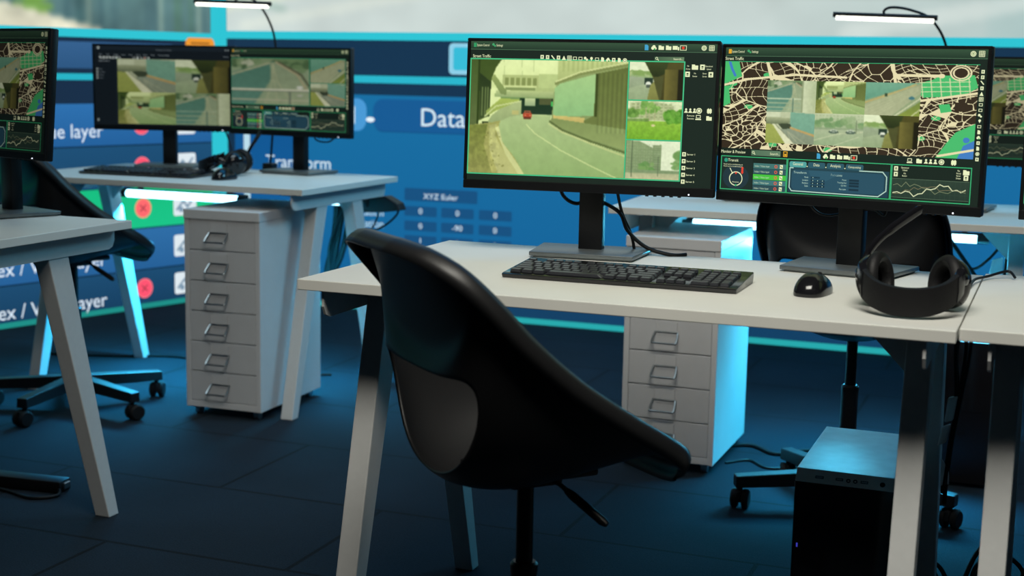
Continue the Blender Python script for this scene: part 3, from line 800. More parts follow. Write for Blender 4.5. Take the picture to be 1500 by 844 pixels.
def ui_highway():
    cv = Canvas(SW, SH); ui_header(cv, True); cv.text(.0, .105, 'Street Traffic', .022, CREAM, sx=.85)
    for i, k in enumerate(ROWICONS): icon(cv, k, .985, .16 + i * .036, .013)
    G = '#3f9a72'
    cv.frame(.0, .12, .97, .685, .008, G, 3); cv.stroke([(.675, .12), (.675, .685)], .012, G, 4); cv.stroke([(.675, .41), (.97, .41)], .008, G, 4)
    ui_panels(cv)
    return cv
def subs_highway(p, m):
    for nm, fn, a, u0, v0, u1, v1 in (('road_b', pic_highway, (1,), .002, .125, .67, .68), ('diag_b', pic_diag, (), .682, .125, .966, .405), ('blocks_b', pic_ramp, (), .682, .415, .966, .68)):
        place_grid('camera_view', pic(nm, fn, 100, 70, (u1 - u0) * SW, (v1 - v0) * SH, *a), p, u0, v0, 2, m)
UI = {'traffic': (ui_traffic, subs_traffic), 'map': (ui_map, subs_map), 'editor': (ui_editor, subs_editor), 'highway': (ui_highway, subs_highway)}

# ------------------------------------------------------------------ monitor
MW, MH = 0.5414, 0.3196
_mon = {}
def monitor(label, x, y, rz, ui, smat, zt=0.767, zb=0.905, tilt=0.0, base_dx=0.0, base_rz=0.0, group=None, nofoot=False):
    """x, y = point on the desk below the middle of the panel's front face; zb = height of the panel's lower edge"""
    t = thing('computer_monitor', label, 'monitor', (x, y, zt), rz, group)
    h0 = zb - zt
    T = Matrix.Translation((0, 0, h0)) @ Matrix.Rotation(-tilt, 4, 'X')
    if 'housing' not in _mon:
        bm = NB(); box(bm, -MW / 2, 0.0, 0, MW / 2, .022, MH, .004, 2)
        box(bm, -MW * .36, .02, MH * .12, MW * .36, .05, MH * .75, .012, 2)
        a = fin('housing', bm, M['black'], None, True); _mon['housing'] = a.data; bpy.data.objects.remove(a)
        bm = NB(); b0, b1, bt = .0072, .019, .0065   # side, chin, top
        z0, z1 = b1, MH - bt; X = MW / 2
        box(bm, -X, -.004, 0, X, .0005, b1, .0015, 1); box(bm, -X, -.004, z1, X, .0005, MH, .0015, 1)
        box(bm, -X, -.004, b1, -X + b0, .0005, z1, .001, 1); box(bm, X - b0, -.004, b1, X, .0005, z1, .001, 1)
        for k in range(5): box(bm, X - .075 - k * .017, -.003, -.0022, X - .069 - k * .017, .006, .001)
        a = fin('bezel', bm, M['bezel'], None, False); _mon['bezel'] = a.data; bpy.data.objects.remove(a)
        bm = NB(); box(bm, X - .053, -.005, .0035, X - .0505, -.0035, .006)
        a = fin('power_light', bm, M['led'], None, False); _mon['led'] = a.data; bpy.data.objects.remove(a)
        bm = NB(); box(bm, -.026, .052, .008, .026, .085, .30, .004, 2); box(bm, -.035, .04, .16, .035, .06, .25, .004, 1)
        a = fin('stand_neck', bm, M['black'], None, True); _mon['neck'] = a.data; bpy.data.objects.remove(a)
        bm = NB()
        prism(bm, [(-.112, -.035), (.112, -.035), (.124, .132), (-.124, .132)], 'z', .004, .013, .002)
        prism(bm, [(-.104, -.028), (.104, -.028), (.117, .125), (-.117, .125)], 'z', 0, .005)
        a = fin('stand_base', bm, M['base'], None, True); _mon['base'] = a.data; bpy.data.objects.remove(a)
    for k, n in (('housing', 'housing'), ('bezel', 'bezel'), ('led', 'power_light')):
        o = link(n, _mon[k], t); o.matrix_local = T
        if k == 'led': o['label'] = 'tiny white power light'
    if ui not in _ui:
        me = UI[ui][0]().mesh('screen_ui'); me.materials.append(M['screen']); _ui[ui] = me
    s = link('screen', _ui[ui], t); s.matrix_local = T @ Matrix.Translation((-SW / 2, -.0008, .019 + SH))
    if smat is not M['screen']: set_mat(s, smat)
    s['label'] = {'traffic': 'lit screen with four street camera views', 'map': 'lit screen with street map and camera views', 'editor': 'lit screen with four camera pictures', 'highway': 'lit screen with highway camera views'}[ui]
    UI[ui][1](s, smat)
    n = link('stand_neck', _mon['neck'], t); b = link('stand_base', _mon['base'], t)
    for o in (n, b): o.location = (base_dx, 0, 0); o.rotation_euler = (0, 0, base_rz)
    return t

# ------------------------------------------------------------------ desks
ZT, TH = 0.767, 0.0205
def desk(label, x0, y0, rz=0.0, L=1.178, Wd=0.70, rail_out=0.045):
    """x0, y0 = front left corner; frames of tapered steel legs under each end"""
    t = thing('trestle_desk', label, 'desk', (x0, y0, 0), rz)
    bm = NB(); box(bm, 0, 0, ZT - TH, L, Wd, ZT, .0015, 2); fin('tabletop', bm, M['top'], t)
    zr = ZT - TH
    for side in (0, 1):
        s = 1 if side == 0 else -1
        X = lambda d: d if side == 0 else L - d
        bm = NB()
        # folded rail along the depth with rounded ends
        pr = [(.012, zr), (.012, zr - .03), (.02, zr - .046), (.035, zr - .052), (Wd - .035, zr - .052), (Wd - .02, zr - .046), (Wd - .012, zr - .03), (Wd - .012, zr)]
        prism(bm, pr, 'x', X(rail_out), X(rail_out + .005)); box(bm, X(rail_out), .03, zr - .005, X(rail_out + .05), Wd - .03, zr, 0)
        fin('frame_rail', bm, M['paint'], t)
        for yf, yt, sg in ((.035, .235, 1), (Wd - .035, Wd - .235, -1)):
            a, b = rail_out + .004, rail_out + .048
            lo = [(X(a), yf - .02, 0), (X(b), yf - .02, 0), (X(b), yf + .02, 0), (X(a), yf + .02, 0)]
            hi = [(X(a), yt - .038, zr - .008), (X(b), yt - .038, zr - .008), (X(b), yt + .038, zr - .008), (X(a), yt + .038, zr - .008)]
            bm = NB(); hexa(bm, lo, hi, .0025)
            # triangular gusset bracing the leg under the top
            g = [(X(b - .002), zr - .10), (X(b - .002), zr), (X(b + .085), zr), (X(b + .085), zr - .012)]
            yg = yt - sg * .012 - .002
            prism(bm, g, 'y', yg - .002, yg + .002)
            fin('leg', bm, M['paint'], t)
    bm = NB(); box(bm, rail_out + .05, Wd * .5 - .02, zr - .028, L - rail_out - .05, Wd * .5 + .02, zr - .002, .002, 1)
    fin('cross_beam', bm, M['paint'], t)
    return t

# ------------------------------------------------------------------ drawer unit
def drawer_unit(label, x, y, rz):
    t = thing('drawer_unit', label, 'drawer unit', (x, y, 0), rz)
    W, Dp, z0, z1 = .28, .43, .03, .69
    f = .017; n = 6; top = .032
    bm = NB()
    box(bm, 0, 0.002, z0, f, Dp, z1, .0015, 1); box(bm, W - f, 0.002, z0, W, Dp, z1, .0015, 1)
    box(bm, -.0012, -.001, z1 - top, W + .0012, Dp + .0012, z1 + .001, .003, 2); box(bm, .004, .003, z0 + .0008, W - .004, Dp - .002, z0 + .022, .0015, 1)
    box(bm, .004, Dp - .006, z0 + .002, W - .004, Dp - .001, z1 - .01, 0); box(bm, f, .03, z0 + .02, W - f, Dp - .01, z1 - top, 0)
    fin('cabinet_body', bm, M['cab'], t)
    zh = (z1 - top - z0 - .022) / n
    for k in range(n):
        a = z0 + .022 + k * zh
        bm = NB(); box(bm, f + .001, .003, a + .0015, W - f - .001, .035, a + zh - .0015, .0012, 1)
        d = fin('drawer', bm, M['drawer'], t)
        cx, cz = W * .46, a + zh * .56
        bm = NB()
        box(bm, cx - .032, .0015, cz - .006, cx + .032, .003, cz + .034, 0)
        for q in ((cx - .032, cx - .03), (cx + .03, cx + .032)): box(bm, q[0], -.0005, cz + .002, q[1], .003, cz + .034)
        box(bm, cx - .032, -.0005, cz + .001, cx + .032, .003, cz + .003)
        fin('label_holder', bm, M['drawer'], d)
        bm = NB()
        tube(bm, [(cx - .036, .002, cz + .003), (cx + .036, .002, cz + .003)], .0032, 8)
        tube(bm, spline([(cx - .034, .001, cz + .002), (cx - .036, -.012, cz - .010), (cx - .036, -.027, cz - .023), (cx - .03, -.029, cz - .025), (cx, -.029, cz - .025), (cx + .03, -.029, cz - .025), (cx + .036, -.027, cz - .023), (cx + .036, -.012, cz - .010), (cx + .034, .001, cz + .002)], 4), .003, 8)
        fin('handle', bm, M['steel'], d, True)
    for cx in (.03, W - .03):
        for cy in (.035, Dp - .035):
            bm = NB(); lathe(bm, [(0, -.009), (.0145, -.009), (.0155, -.005), (.0155, .005), (.0145, .009), (0, .009)], 16, Matrix.Translation((cx, cy, .0155)) @ Matrix.Rotation(PI / 2, 4, 'Y'))
            tube(bm, [(cx, cy, .015), (cx, cy, z0 + .002)], .005, 8); box(bm, cx - .012, cy - .012, .024, cx + .012, cy + .012, z0, 0)
            fin('caster', bm, M['steel'], t, True)
    return t

# ------------------------------------------------------------------ swivel chair: moulded shell on a five-arm base
def shell_mesh():
    C = [(.218, .512), (.222, .534), (.205, .546), (.13, .530), (.04, .500), (-.05, .480), (-.12, .484), (-.175, .512), (-.204, .57), (-.211, .63), (-.205, .70), (-.196, .755), (-.205, .81), (-.226, .872), (-.247, .924), (-.257, .946)]
    NV, NU = 110, 84
    P = [Vector((p[0], 0, p[1])) for p in C]
    sp = spline(P, 16)
    d = [0]
    for a, b in zip(sp[:-1], sp[1:]): d.append(d[-1] + (b - a).length)
    tot = d[-1]; cx = np.interp(np.linspace(0, tot, NV), d, [p.x for p in sp]); cz = np.interp(np.linspace(0, tot, NV), d, [p.z for p in sp])
    # rim line (right/left edges of the shell)
    R = [(.0, .205, .152, .534), (.06, .203, .180, .553), (.15, .165, .198, .584), (.28, .078, .214, .640), (.42, -.022, .222, .712), (.56, -.108, .222, .792), (.68, -.166, .212, .862), (.80, -.208, .190, .910), (.90, -.235, .15, .934), (.96, -.248, .11, .942), (1.0, -.256, .065, .946)]
    tv = np.linspace(0, 1, NV)
    rs = spline([Vector((r[1], r[2], r[3])) for r in R], 12); rt = np.interp(np.linspace(0, len(R) - 1, len(rs)), range(len(R)), [r[0] for r in R])
    ex = np.interp(tv, rt, [p.x for p in rs]); ey = np.interp(tv, rt, [p.y for p in rs]); ez = np.interp(tv, rt, [p.z for p in rs])
    G = np.zeros((NV, NU + 1, 3)); PA = np.zeros((NV, NU + 1, 2))
    for j in range(NU + 1):
        u = -1 + 2 * j / NU; s = abs(u)
        k = 1 - math.cos(s * PI / 2) ; ys = math.sin(s * PI / 2)
        k = .55 * k + .45 * s ** 3; ys = .72 * ys + .28 * s
        G[:, j, 0] = cx + (ex - cx) * k; G[:, j, 2] = cz + (ez - cz) * k; G[:, j, 1] = np.sign(u) * ey * ys
        PA[:, j, 0] = u; PA[:, j, 1] = tv
    # outward-turned lip all the way round
    hole_u, hole_v, hv0 = .66, .112, .612
    bm = bmesh.new(); V = {}
    def sample(u, v):
        fj = (u + 1) / 2 * NU; fi = v * (NV - 1); i = min(max(int(fi), 0), NV - 2); j = min(max(int(fj), 0), NU - 1); a, b = fi - i, fj - j
        return G[i, j] * (1 - a) * (1 - b) + G[i + 1, j] * a * (1 - b) + G[i, j + 1] * (1 - a) * b + G[i + 1, j + 1] * a * b
    i0, i1 = int((hv0 - hole_v * 1.4) * (NV - 1)), int(math.ceil((hv0 + hole_v * 1.4) * (NV - 1)))
    j0, j1 = int((1 - .86) / 2 * NU), NU - int((1 - .86) / 2 * NU)
    for i in range(NV):
        for j in range(NU + 1):
            if not (i0 < i < i1 and j0 < j < j1): V[i, j] = bm.verts.new(G[i, j])
    for i in range(NV - 1):
        for j in range(NU):
            if i0 <= i < i1 and j0 <= j < j1: continue
            bm.faces.new([V[i, j], V[i, j + 1], V[i + 1, j + 1], V[i + 1, j]])
    # rings of quads between that block's border and the oval opening
    lp = [(i0, j) for j in range(j0, j1)] + [(i, j1) for i in range(i0, i1)] + [(i1, j) for j in range(j1, j0, -1)] + [(i, j0) for i in range(i1, i0, -1)]
    prev = [V[k] for k in lp]
    KR = 12
    for k in range(1, KR + 1):
        f = k / KR; cur = []
        for (i, j) in lp:
            u, v = PA[i, j]; r = math.hypot(u / hole_u, (v - hv0) / hole_v)
            cur.append(bm.verts.new(sample(u + (u / r - u) * f, v + ((v - hv0) / r + hv0 - v) * f)))
        for a in range(len(lp)):
            b = (a + 1) % len(lp); bm.faces.new([prev[a], prev[b], cur[b], cur[a]])
        prev = cur
    # lip
    loop = [(0, j) for j in range(NU + 1)] + [(i, NU) for i in range(1, NV)] + [(NV - 1, j) for j in range(NU - 1, -1, -1)] + [(i, 0) for i in range(NV - 2, 0, -1)]
    bm.verts.ensure_lookup_table()
    n = len(loop)
    co = [Vector(G[a]) for a in loop]
    ctr = sum(co, Vector()) / n
    rn = Vector((.62, 0, .78))                    # normal of the slanting rim plane
    def find(p):
        return min(bm.verts, key=lambda v: (v.co - p).length_squared)
    base = [find(p) for p in co]
    rings = [base]
    for (o, dn) in ((.008, .001), (.015, -.006), (.019, -.018), (.020, -.034)):
        ring = []
        for k in range(n):
            tg = (co[(k + 2) % n] - co[k - 2]).normalized(); out = tg.cross(rn)
            if out.dot(co[k] - ctr) < 0: out = -out
            out -= rn * out.dot(rn); out.normalize()
            ring.append(bm.verts.new(co[k] + out * o + rn * dn))
        rings.append(ring)
    for a, b in zip(rings[:-1], rings[1:]):
        for k in range(n):
            k2 = (k + 1) % n
            q = [a[k], a[k2], b[k2], b[k]]
            if len(set(q)) == 4:
                try: bm.faces.new(q)
                except ValueError: pass
    bmesh.ops.recalc_face_normals(bm, faces=bm.faces)
    for f in bm.faces: f.smooth = True
    me = bpy.data.meshes.new('seat_shell'); bm.to_mesh(me); bm.free(); me.materials.append(M['shell'])
    return me

_shell = []
def chair(label, x, y, rz, base_rz, sc=.965, seat=.46, group=None):
    """seat = height of the shell's underside"""
    t = thing('swivel_chair', label, 'chair', (x, y, 0), 0.0, group)
    if not _shell: _shell.append(shell_mesh())
    o = link('seat_shell', _shell[0], t); o.rotation_euler = (0, 0, rz); o.scale = (sc, sc, sc * .905); o.location = (0, 0, seat - sc * .905 * .474)
    md = o.modifiers.new('thick', 'SOLIDIFY'); md.thickness = .006; md.offset = 0
    bm = NB(); box(bm, -.09, -.07, -.004, .10, .07, .012, .005, 2); box(bm, -.045, -.04, -.022, .05, .04, 0, .006, 2)
    box(bm, .08, -.022, .006, .165, .022, .026, .006, 2)
    m = fin('seat_mount', bm, M['black_m'], t, True); m.rotation_euler = (0, 0, rz); m.location = (0, 0, seat + .016)
    bm = NB(); tube(bm, spline([(.02, -.03, -.008), (.03, -.06, -.012), (.036, -.075, -.02)], 6), .004, 8)
    tube(bm, [(.036, -.075, -.02), (.041, -.086, -.026), (.066, -.142, -.056), (.070, -.15, -.06)], [.0055, .0078, .0078, .0045], 10)
    m = fin('height_lever', bm, M['black_m'], t, True); m.rotation_euler = (0, 0, rz); m.location = (0, 0, seat + .016)
    bm = NB(); lathe(bm, [(.0145, .25), (.0145, seat + .004)], 20); fin('gas_column', bm, M['black_m'], t, True)
    bm = NB(); lathe(bm, [(.0225, .085), (.0225, .325), (.0235, .328), (.0235, .340), (.019, .345), (.0145, .345)], 24); fin('column_cover', bm, M['black_m'], t, True)
    bm = NB(); lathe(bm, [(.03, .055), (.045, .06), (.045, .105), (.03, .118), (.024, .118)], 24); fin('base_hub', bm, M['black_m'], t, True)
    for k in range(5):
        an = base_rz + k * 2 * PI / 5
        Rm = Matrix.Rotation(an, 4, 'Z')
        bm = NB(); hexa(bm, [(.03, -.024, .07), (.30, -.02, .062), (.30, .02, .062), (.03, .024, .07)], [(.03, -.022, .112), (.30, -.018, .094), (.30, .018, .094), (.03, .022, .112)], .003)
        bmesh.ops.transform(bm, matrix=Rm, verts=bm.verts)
        a = fin('base_arm', bm, M['black_m'], t)
        bm = NB(); Tm = Rm @ Matrix.Translation((.285, 0, 0)) @ Matrix.Rotation(.9 + 1.7 * k, 4, 'Z')
        for s in (-1, 1):
            lathe(bm, [(0, .005 * s), (.02, .005 * s), (.027, .009 * s), (.027, .019 * s), (.022, .024 * s), (0, .024 * s)], 20, Tm @ Matrix.Translation((.008, 0, .0272)) @ Matrix.Rotation(PI / 2, 4, 'X'))
        tt = bmesh.new(); box(tt, -.018, -.008, .022, .024, .008, .052, .003, 1); add(bm, tt, Tm)
        tt = bmesh.new(); lathe(tt, [(.007, .04), (.007, .07)], 12); add(bm, tt, Tm)
        fin('caster', bm, M['rubber'], a, True)
    return t

# ------------------------------------------------------------------ small desk items
def keyboard(label, x, y, rz, L=.452, Wd=.158):
    t = thing('keyboard', label, 'keyboard', (x, y, ZT), rz)
    bm = NB(); prism(bm, [(0, .0), (Wd - .006, .0), (Wd, .010), (Wd, .021), (.004, .0105), (-.006, .0085)], 'x', 0, L, .002)
    fin('case', bm, M['gloss'], t, True)
    bm = NB()
    sl = (.021 - .0105) / Wd
    def key(cx, cy, w, d):
        z = .0105 + sl * cy
        t_ = bmesh.new(); bmesh.ops.create_cube(t_, size=1)
        for v in t_.verts:
            k = .84 if v.co.z > 0 else 1.0
            v.co = Vector((v.co.x * w * k, v.co.y * d * k, v.co.z * .0065))
        bmesh.ops.bevel(t_, geom=list(t_.edges), offset=.0009, segments=1, affect='EDGES')
        add(bm, t_, Matrix.Translation((cx, cy, z + .0028)) @ Matrix.Rotation(math.atan(sl), 4, 'X'))
    U = .0186; x0 = .012
    def row(cy, ws, xs=x0, d=.0158):
        xx = xs
        for w in ws:
            if w > 0: key(xx + w * U / 2, cy, w * U - .0022, d)
            xx += abs(w) * U
    rows = [(.014, [1.25, 1.25, 1.25, 6.25, 1.25, 1.25, 1.25, 1.25]), (.033, [2.25] + [1] * 10 + [2.75]), (.052, [1.75] + [1] * 11 + [2.25]), (.071, [1.5] + [1] * 12 + [1.5]), (.090, [1] * 13 + [2])]
    for cy, ws in rows: row(cy, ws)
    row(.115, [1, -.95] + [1] * 4 + [-.5] + [1] * 4 + [-.5] + [1] * 4, d=.012)
    xn = x0 + 15 * U + .008
    row(.014, [1, 1, 1], xn); row(.033, [-1, 1], xn); row(.071, [1, 1, 1], xn); row(.090, [1, 1, 1], xn); row(.115, [1, 1, 1], xn, d=.012)
    xp = xn + 3 * U + .008
    row(.014, [2, 1], xp); row(.033, [1, 1, 1], xp); row(.052, [1, 1, 1], xp); row(.071, [1, 1, 1], xp); row(.090, [1, 1, 1, 1], xp); row(.115, [1, 1, 1, 1], xp, d=.012)
    key(xp + 3.5 * U, .0235, U - .0022, .034); key(xp + 3.5 * U, .0615, U - .0022, .034)
    fin('keycaps', bm, M['key'], t)
    return t

def mouse(label, x, y, rz):
    t = thing('computer_mouse', label, 'mouse', (x, y, ZT), rz)
    bm = NB(); bmesh.ops.create_uvsphere(bm, u_segments=28, v_segments=18, radius=1.0)
    for v in bm.verts:
        x_, y_, z_ = v.co
        w = .031 * (1 - .12 * (y_ * y_) - .08 * math.cos(y_ * 3)); h = .036 * (1 - .22 * max(y_, 0) - .1 * abs(y_))
        X = math.copysign(abs(x_) ** .75, x_); Y = math.copysign(abs(y_) ** .85, y_)
        v.co = Vector((X * w, Y * .055, max(z_, -.12) * h + .006))
    zm = min(v.co.z for v in bm.verts)
    for v in bm.verts: v.co.z -= zm
    fin('body', bm, M['gloss'], t, True, angle=60)
    bm = NB(); lathe(bm, [(0, -.0035), (.0085, -.0035), (.0095, -.002), (.0095, .002), (.0085, .0035), (0, .0035)], 18, Matrix.Translation((0, .032, .0275)) @ Matrix.Rotation(PI / 2, 4, 'Y'))
    fin('scroll_wheel', bm, M['rubber'], t, True)
    bm = NB(); tube(bm, [(0, .05, .018), (0, .038, .0262), (0, .02, .033), (0, .008, .0368)], .0007, 6); fin('button_seam', bm, M['rubber'], t, True)
    return t

def headphones(label, x, y, rz, cat='headphones'):
    """band lying towards -y, cups standing on their rims at +y, boom microphone on the left cup"""
    t = thing('headset', label, cat, (x, y, ZT), rz)
    # band: arc in a plane tipped so the crown rests on the desk
    def band(a, r, dz=0):   # a: -1..1 across
        th = a * 1.32
        return Vector((r * math.sin(th) * 1.0, -r * math.cos(th) * 1.05 + .03, .026 + .030 * (abs(a) ** 2.2) + dz))
    R0 = .088
    def strip(bm, a0, a1, w0, th, r, n=28):
        rings = []
        for k in range(n + 1):
            a = a0 + (a1 - a0) * k / n; c = band(a, r); o = (c - Vector((0, .03, c.z))).normalized()
            w = w0
            sec = []
            for (du, dv) in ((-th, -w), (0, -w - .002), (th, -w), (th + .0015, 0), (th, w), (0, w + .002), (-th, w), (-th - .0015, 0)):
                sec.append(bm.verts.new(c + o * du + Vector((0, 0, dv))))
            rings.append(sec)
        for p, q in zip(rings[:-1], rings[1:]):
            for k in range(8): bm.faces.new([p[k], p[(k + 1) % 8], q[(k + 1) % 8], q[k]])
        bm.faces.new(rings[0]); bm.faces.new(rings[-1][::-1])
    bm = NB(); strip(bm, -.83, .83, .0215, .0055, R0); fin('headband', bm, M['leather'], t, True, angle=50)
    bm = NB(); strip(bm, -1.0, -.80, .019, .007, R0, 6); fin('size_adjuster', bm, M['gloss'], t, True, angle=50)
    bm = NB(); strip(bm, .80, 1.0, .019, .007, R0, 6); fin('size_adjuster', bm, M['gloss'], t, True, angle=50)
    for s in (-1, 1):
        e = band(s * 1.0, R0)
        cup = Vector((s * .066, .074, .0435)); ax = Vector((-s * .80, -.56 if s > 0 else -.30, .16)).normalized()
        Q = Matrix.Translation(cup) @ ax.to_track_quat('Z', 'Y').to_matrix().to_4x4()
        bm = NB(); lathe(bm, [(0, -.030), (.024, -.028), (.036, -.020), (.041, -.009), (.041, -.002), (.037, .002)], 32, Q); fin('ear_cup', bm, M['gloss'], t, True)
        bm = NB(); lathe(bm, [(.024, -.002), (.039, -.001), (.0445, .005), (.045, .012), (.041, .019), (.034, .022), (.027, .018), (.0245, .010), (.024, -.001)], 32, Q)
        lathe(bm, [(0, .002), (.026, .002)], 24, Q); fin('ear_cushion', bm, M['leather'], t, True)
        bm = NB(); tube(bm, spline([tuple(e), tuple(e + Vector((s * .010, .02, .0))), tuple(cup - ax * .028 + Vector((0, -.025, .004))), tuple(cup - ax * .031)], 6), .007, 8, sx=.6, sy=1.3)
        fin('yoke', bm, M['gloss'], t, True)
        if s < 0:
            p0 = cup - ax * .024 + Vector((-.006, .004, .012))
            bm = NB(); pts = spline([tuple(p0), tuple(p0 + Vector((.012, .012, .033))), tuple(p0 + Vector((.04, .035, .064))), tuple(p0 + Vector((.10, .07, .106)))], 8)
            tube(bm, pts, [.0062] * (len(pts) - 8) + [.0072] * 7 + [.004], 10, sx=.7, sy=1.2); fin('microphone_boom', bm, M['gloss'], t, True)
    return t

def cable(label, pts, r=.0032, cat='cable', name='cable', n=10, group=None):
    o0 = Vector(pts[0]); o0 = Vector((o0.x, o0.y, min(p[2] for p in pts)))
    bm = NB(); tube(bm, [p - o0 for p in spline(pts, n)], r, 8)
    o = fin(name, bm, M['cable'], None, True); o.location = o0
    return tag(o, label, cat, group)

# ------------------------------------------------------------------ setting
def flat(name, pts, m):
    me = bpy.data.meshes.new(name); me.from_pydata(pts, [], [tuple(range(len(pts)))]); me.update(); me.materials.append(m)
    o = link(name, me); o['kind'] = 'structure'
    return o
bm = NB(); box(bm, -7, -2.5, -.05, 5, 8, 0); f = fin('floor', bm, M['carpet']); f['kind'] = 'structure'

WX, WY = -3.936, 6.10            # corner of the two video walls
AL = 1.2836
dL = Vector((-math.cos(AL), -math.sin(AL), 0))
bm = NB(); box(bm, WX - .05, WY + .04, 0, 4.0, WY + .16, 2.9); o = fin('wall_back', bm, M['wall']); o['kind'] = 'structure'
bm = NB(); box(bm, -3.2, .0, 0, -.04, .12, 2.9); o = fin('wall_left', bm, M['wall']); o['kind'] = 'structure'
RL = math.atan2(-dL.y, -dL.x)     # local +x runs from the far left end to the corner
o.location = (WX - math.sin(RL) * .04 - .0, WY + math.cos(RL) * .04, 0); o.rotation_euler = (0, 0, RL)

# --- video wall, back
CY = '#2fc4d4'
def wall_panel(parent, w, h, name='screen_panel'):
    bm = NB(); box(bm, 0, .0, 0, w, .035, h, .003, 1); fin(name, bm, M['black'], parent)
BW, BH = 5.4, 2.45
vb = thing('video_wall', 'large blue video wall at the back with Data tab and Transform text', 'video wall', (WX, WY, 0), 0)
wall_panel(vb, BW, BH, 'panel_frame')
class WallCanvas(Canvas):
    """same drawing calls in metres: x along the wall, z up"""
    def __init__(s, org, flip=False): Canvas.__init__(s, 1.0, 1.0, .0006); s.o = org; s.fl = flip
    def P(s, u, v): return ((-(u) if s.fl else u - s.o), v)
def wc_rrect(cv, x0, z0, x1, z1, r, c, lay, c2=None):
    cv.rrect(x0, z1, x1, z0, r, c, lay, c2)
def addwall(cv, name, parent, label=None):
    me = cv.mesh(name); me.materials.append(M['wallpix']); o = link(name, me, parent); o.location = (0, -.0006, 0)
    if label: o['label'] = label
    return o
XE = WX + BW
cv = WallCanvas(WX)
cv.rect(WX, 1.03, XE, .0, '#186ea2', 1, '#126097'); cv.rect(WX, .12, XE, 0, '#133f63', 2)
cv.rect(WX + .05, 1.03, -3.5, .0, '#0f5390', 2, '#12609a'); cv.rect(WX + .045, 1.28, -3.845, .03, '#14304a', 3)
cv.rect(WX, 1.285, XE, 1.03, '#16344f', 2); cv.rect(WX, 1.12, XE, 1.086, '#2bb6cc', 3)
cv.rect(-3.795, .95, -3.76, .2, '#b9dcea', 4)
cv.text(-3.67, .668, 'Transform', .062, '#d9eef8', 5, 'l', 1.0)
for z, tx in ((.458, 'Location'), (.402, 'Rotation'), (.34, 'Scale')): cv.text(-3.028, z, tx, .040, '#bfe2f2', 5, 'r', .92)
cv.text(-3.028, .555, 'Mode', .040, '#bfe2f2', 5, 'r', .92)
cv.text(-1.9, .668, 'Relations', .062, '#d9eef8', 5)
cv.ell(-3.1, .914, .012, '#e8f6ff', 6, 18, 1.9); cv.ell(-2.43, .914, .012, '#e8f6ff', 6, 18, 1.9)
cv.rect(WX, .026, XE, .0, '#28a9ac', 6)
addwall(cv, 'menu_screen', vb)
cv = WallCanvas(WX); cv.rect(WX, BH, WX + .05, .0, CY, 5); cv.rect(WX, 1.322, XE, 1.285, CY, 5); addwall(cv, 'cyan_border', vb)
for x0, x1, c, tx in ((-3.62, -3.12, '#4a9ad6', 'General'), (-3.085, -2.45, '#175a94', 'Data'), (-2.41, -1.78, '#175a94', 'Analysis'), (-1.74, -1.0, '#175a94', 'Compositing')):
    cv = WallCanvas(WX); wc_rrect(cv, x0, .862, x1, 1.012, .05, c, 5); wc_rrect(cv, x0 + .004, .858, x1 - .004, .95, .045, '#124a7c' if c != '#4a9ad6' else '#3f8fce', 4)
    cv.text((-2.834 if tx == 'Data' else (x0 + x1) / 2), .892, tx, .088, '#d9eef8', 6, 'l' if tx == 'Data' else 'c'); addwall(cv, 'menu_tab', vb)
cv = WallCanvas(WX); wc_rrect(cv, -2.697, 1.133, -2.52, 1.275, .02, '#8fd0e8', 5); wc_rrect(cv, -2.675, 1.153, -2.54, 1.257, .012, '#38bcd8', 6); addwall(cv, 'menu_checkbox', vb)
vals = [(-2.918, -2.545, .54, .60, 'XYZ Euler')]
for r, (z0, z1) in enumerate(((.468, .515), (.398, .445), (.328, .376))):
    for c, (a, b) in enumerate(((-2.918, -2.75), (-2.727, -2.562), (-2.536, -2.372))):
        vals.append((a, b, z0, z1, (('0', '0', '0'), ('0', '-90', '0'), ('1', '1', '1'))[r][c]))
for a, b, z0, z1, tx in vals:
    cv = WallCanvas(WX); wc_rrect(cv, a, z0, b, z1, .006, '#17507f', 5); cv.text((a + b) / 2, z0 + .012, tx, .027, '#d9eef8', 6, 'c', 1.1); addwall(cv, 'value_field', vb)
# bright road picture above
im = Img(330, 90, '#c3d0cd')
im.rect(0, 0, 1, 1, '#ccd8d4', '#c2d0cc', 'x'); im.rect(.5, 0, 1, 1, '#c2d0cc', '#8fb4b4', 'x', .6); im.rect(.66, 0, 1, 1, '#a8c4c2', '#7ca6a8', 'x', .5)
im.line([(.0, .88), (.1, .80), (.22, .66)], .03, '#e2ead8'); im.line([(.02, .97), (.25, .80), (.5, .6)], .02, '#dbe4da', .8); im.line([(.0, .7), (.1, .62)], .012, '#b3c6b4', .7); im.line([(.0, .86), (.06, .9)], .012, '#9cb8ac', .8)
im.line([(.56, .98), (.7, .86)], .03, '#dfe8e2', .6); im.line([(.7, .9), (.95, .7)], .006, '#8fb0b4', .8)
im.noise(.05, 30, seed=21); im.blur(2)
me = grid_mesh('road_picture', im, BW - .05, BH - 1.322); me.materials.append(M['wallpix']); o = link('road_picture', me, vb); o.location = (.05, -.0012, BH)

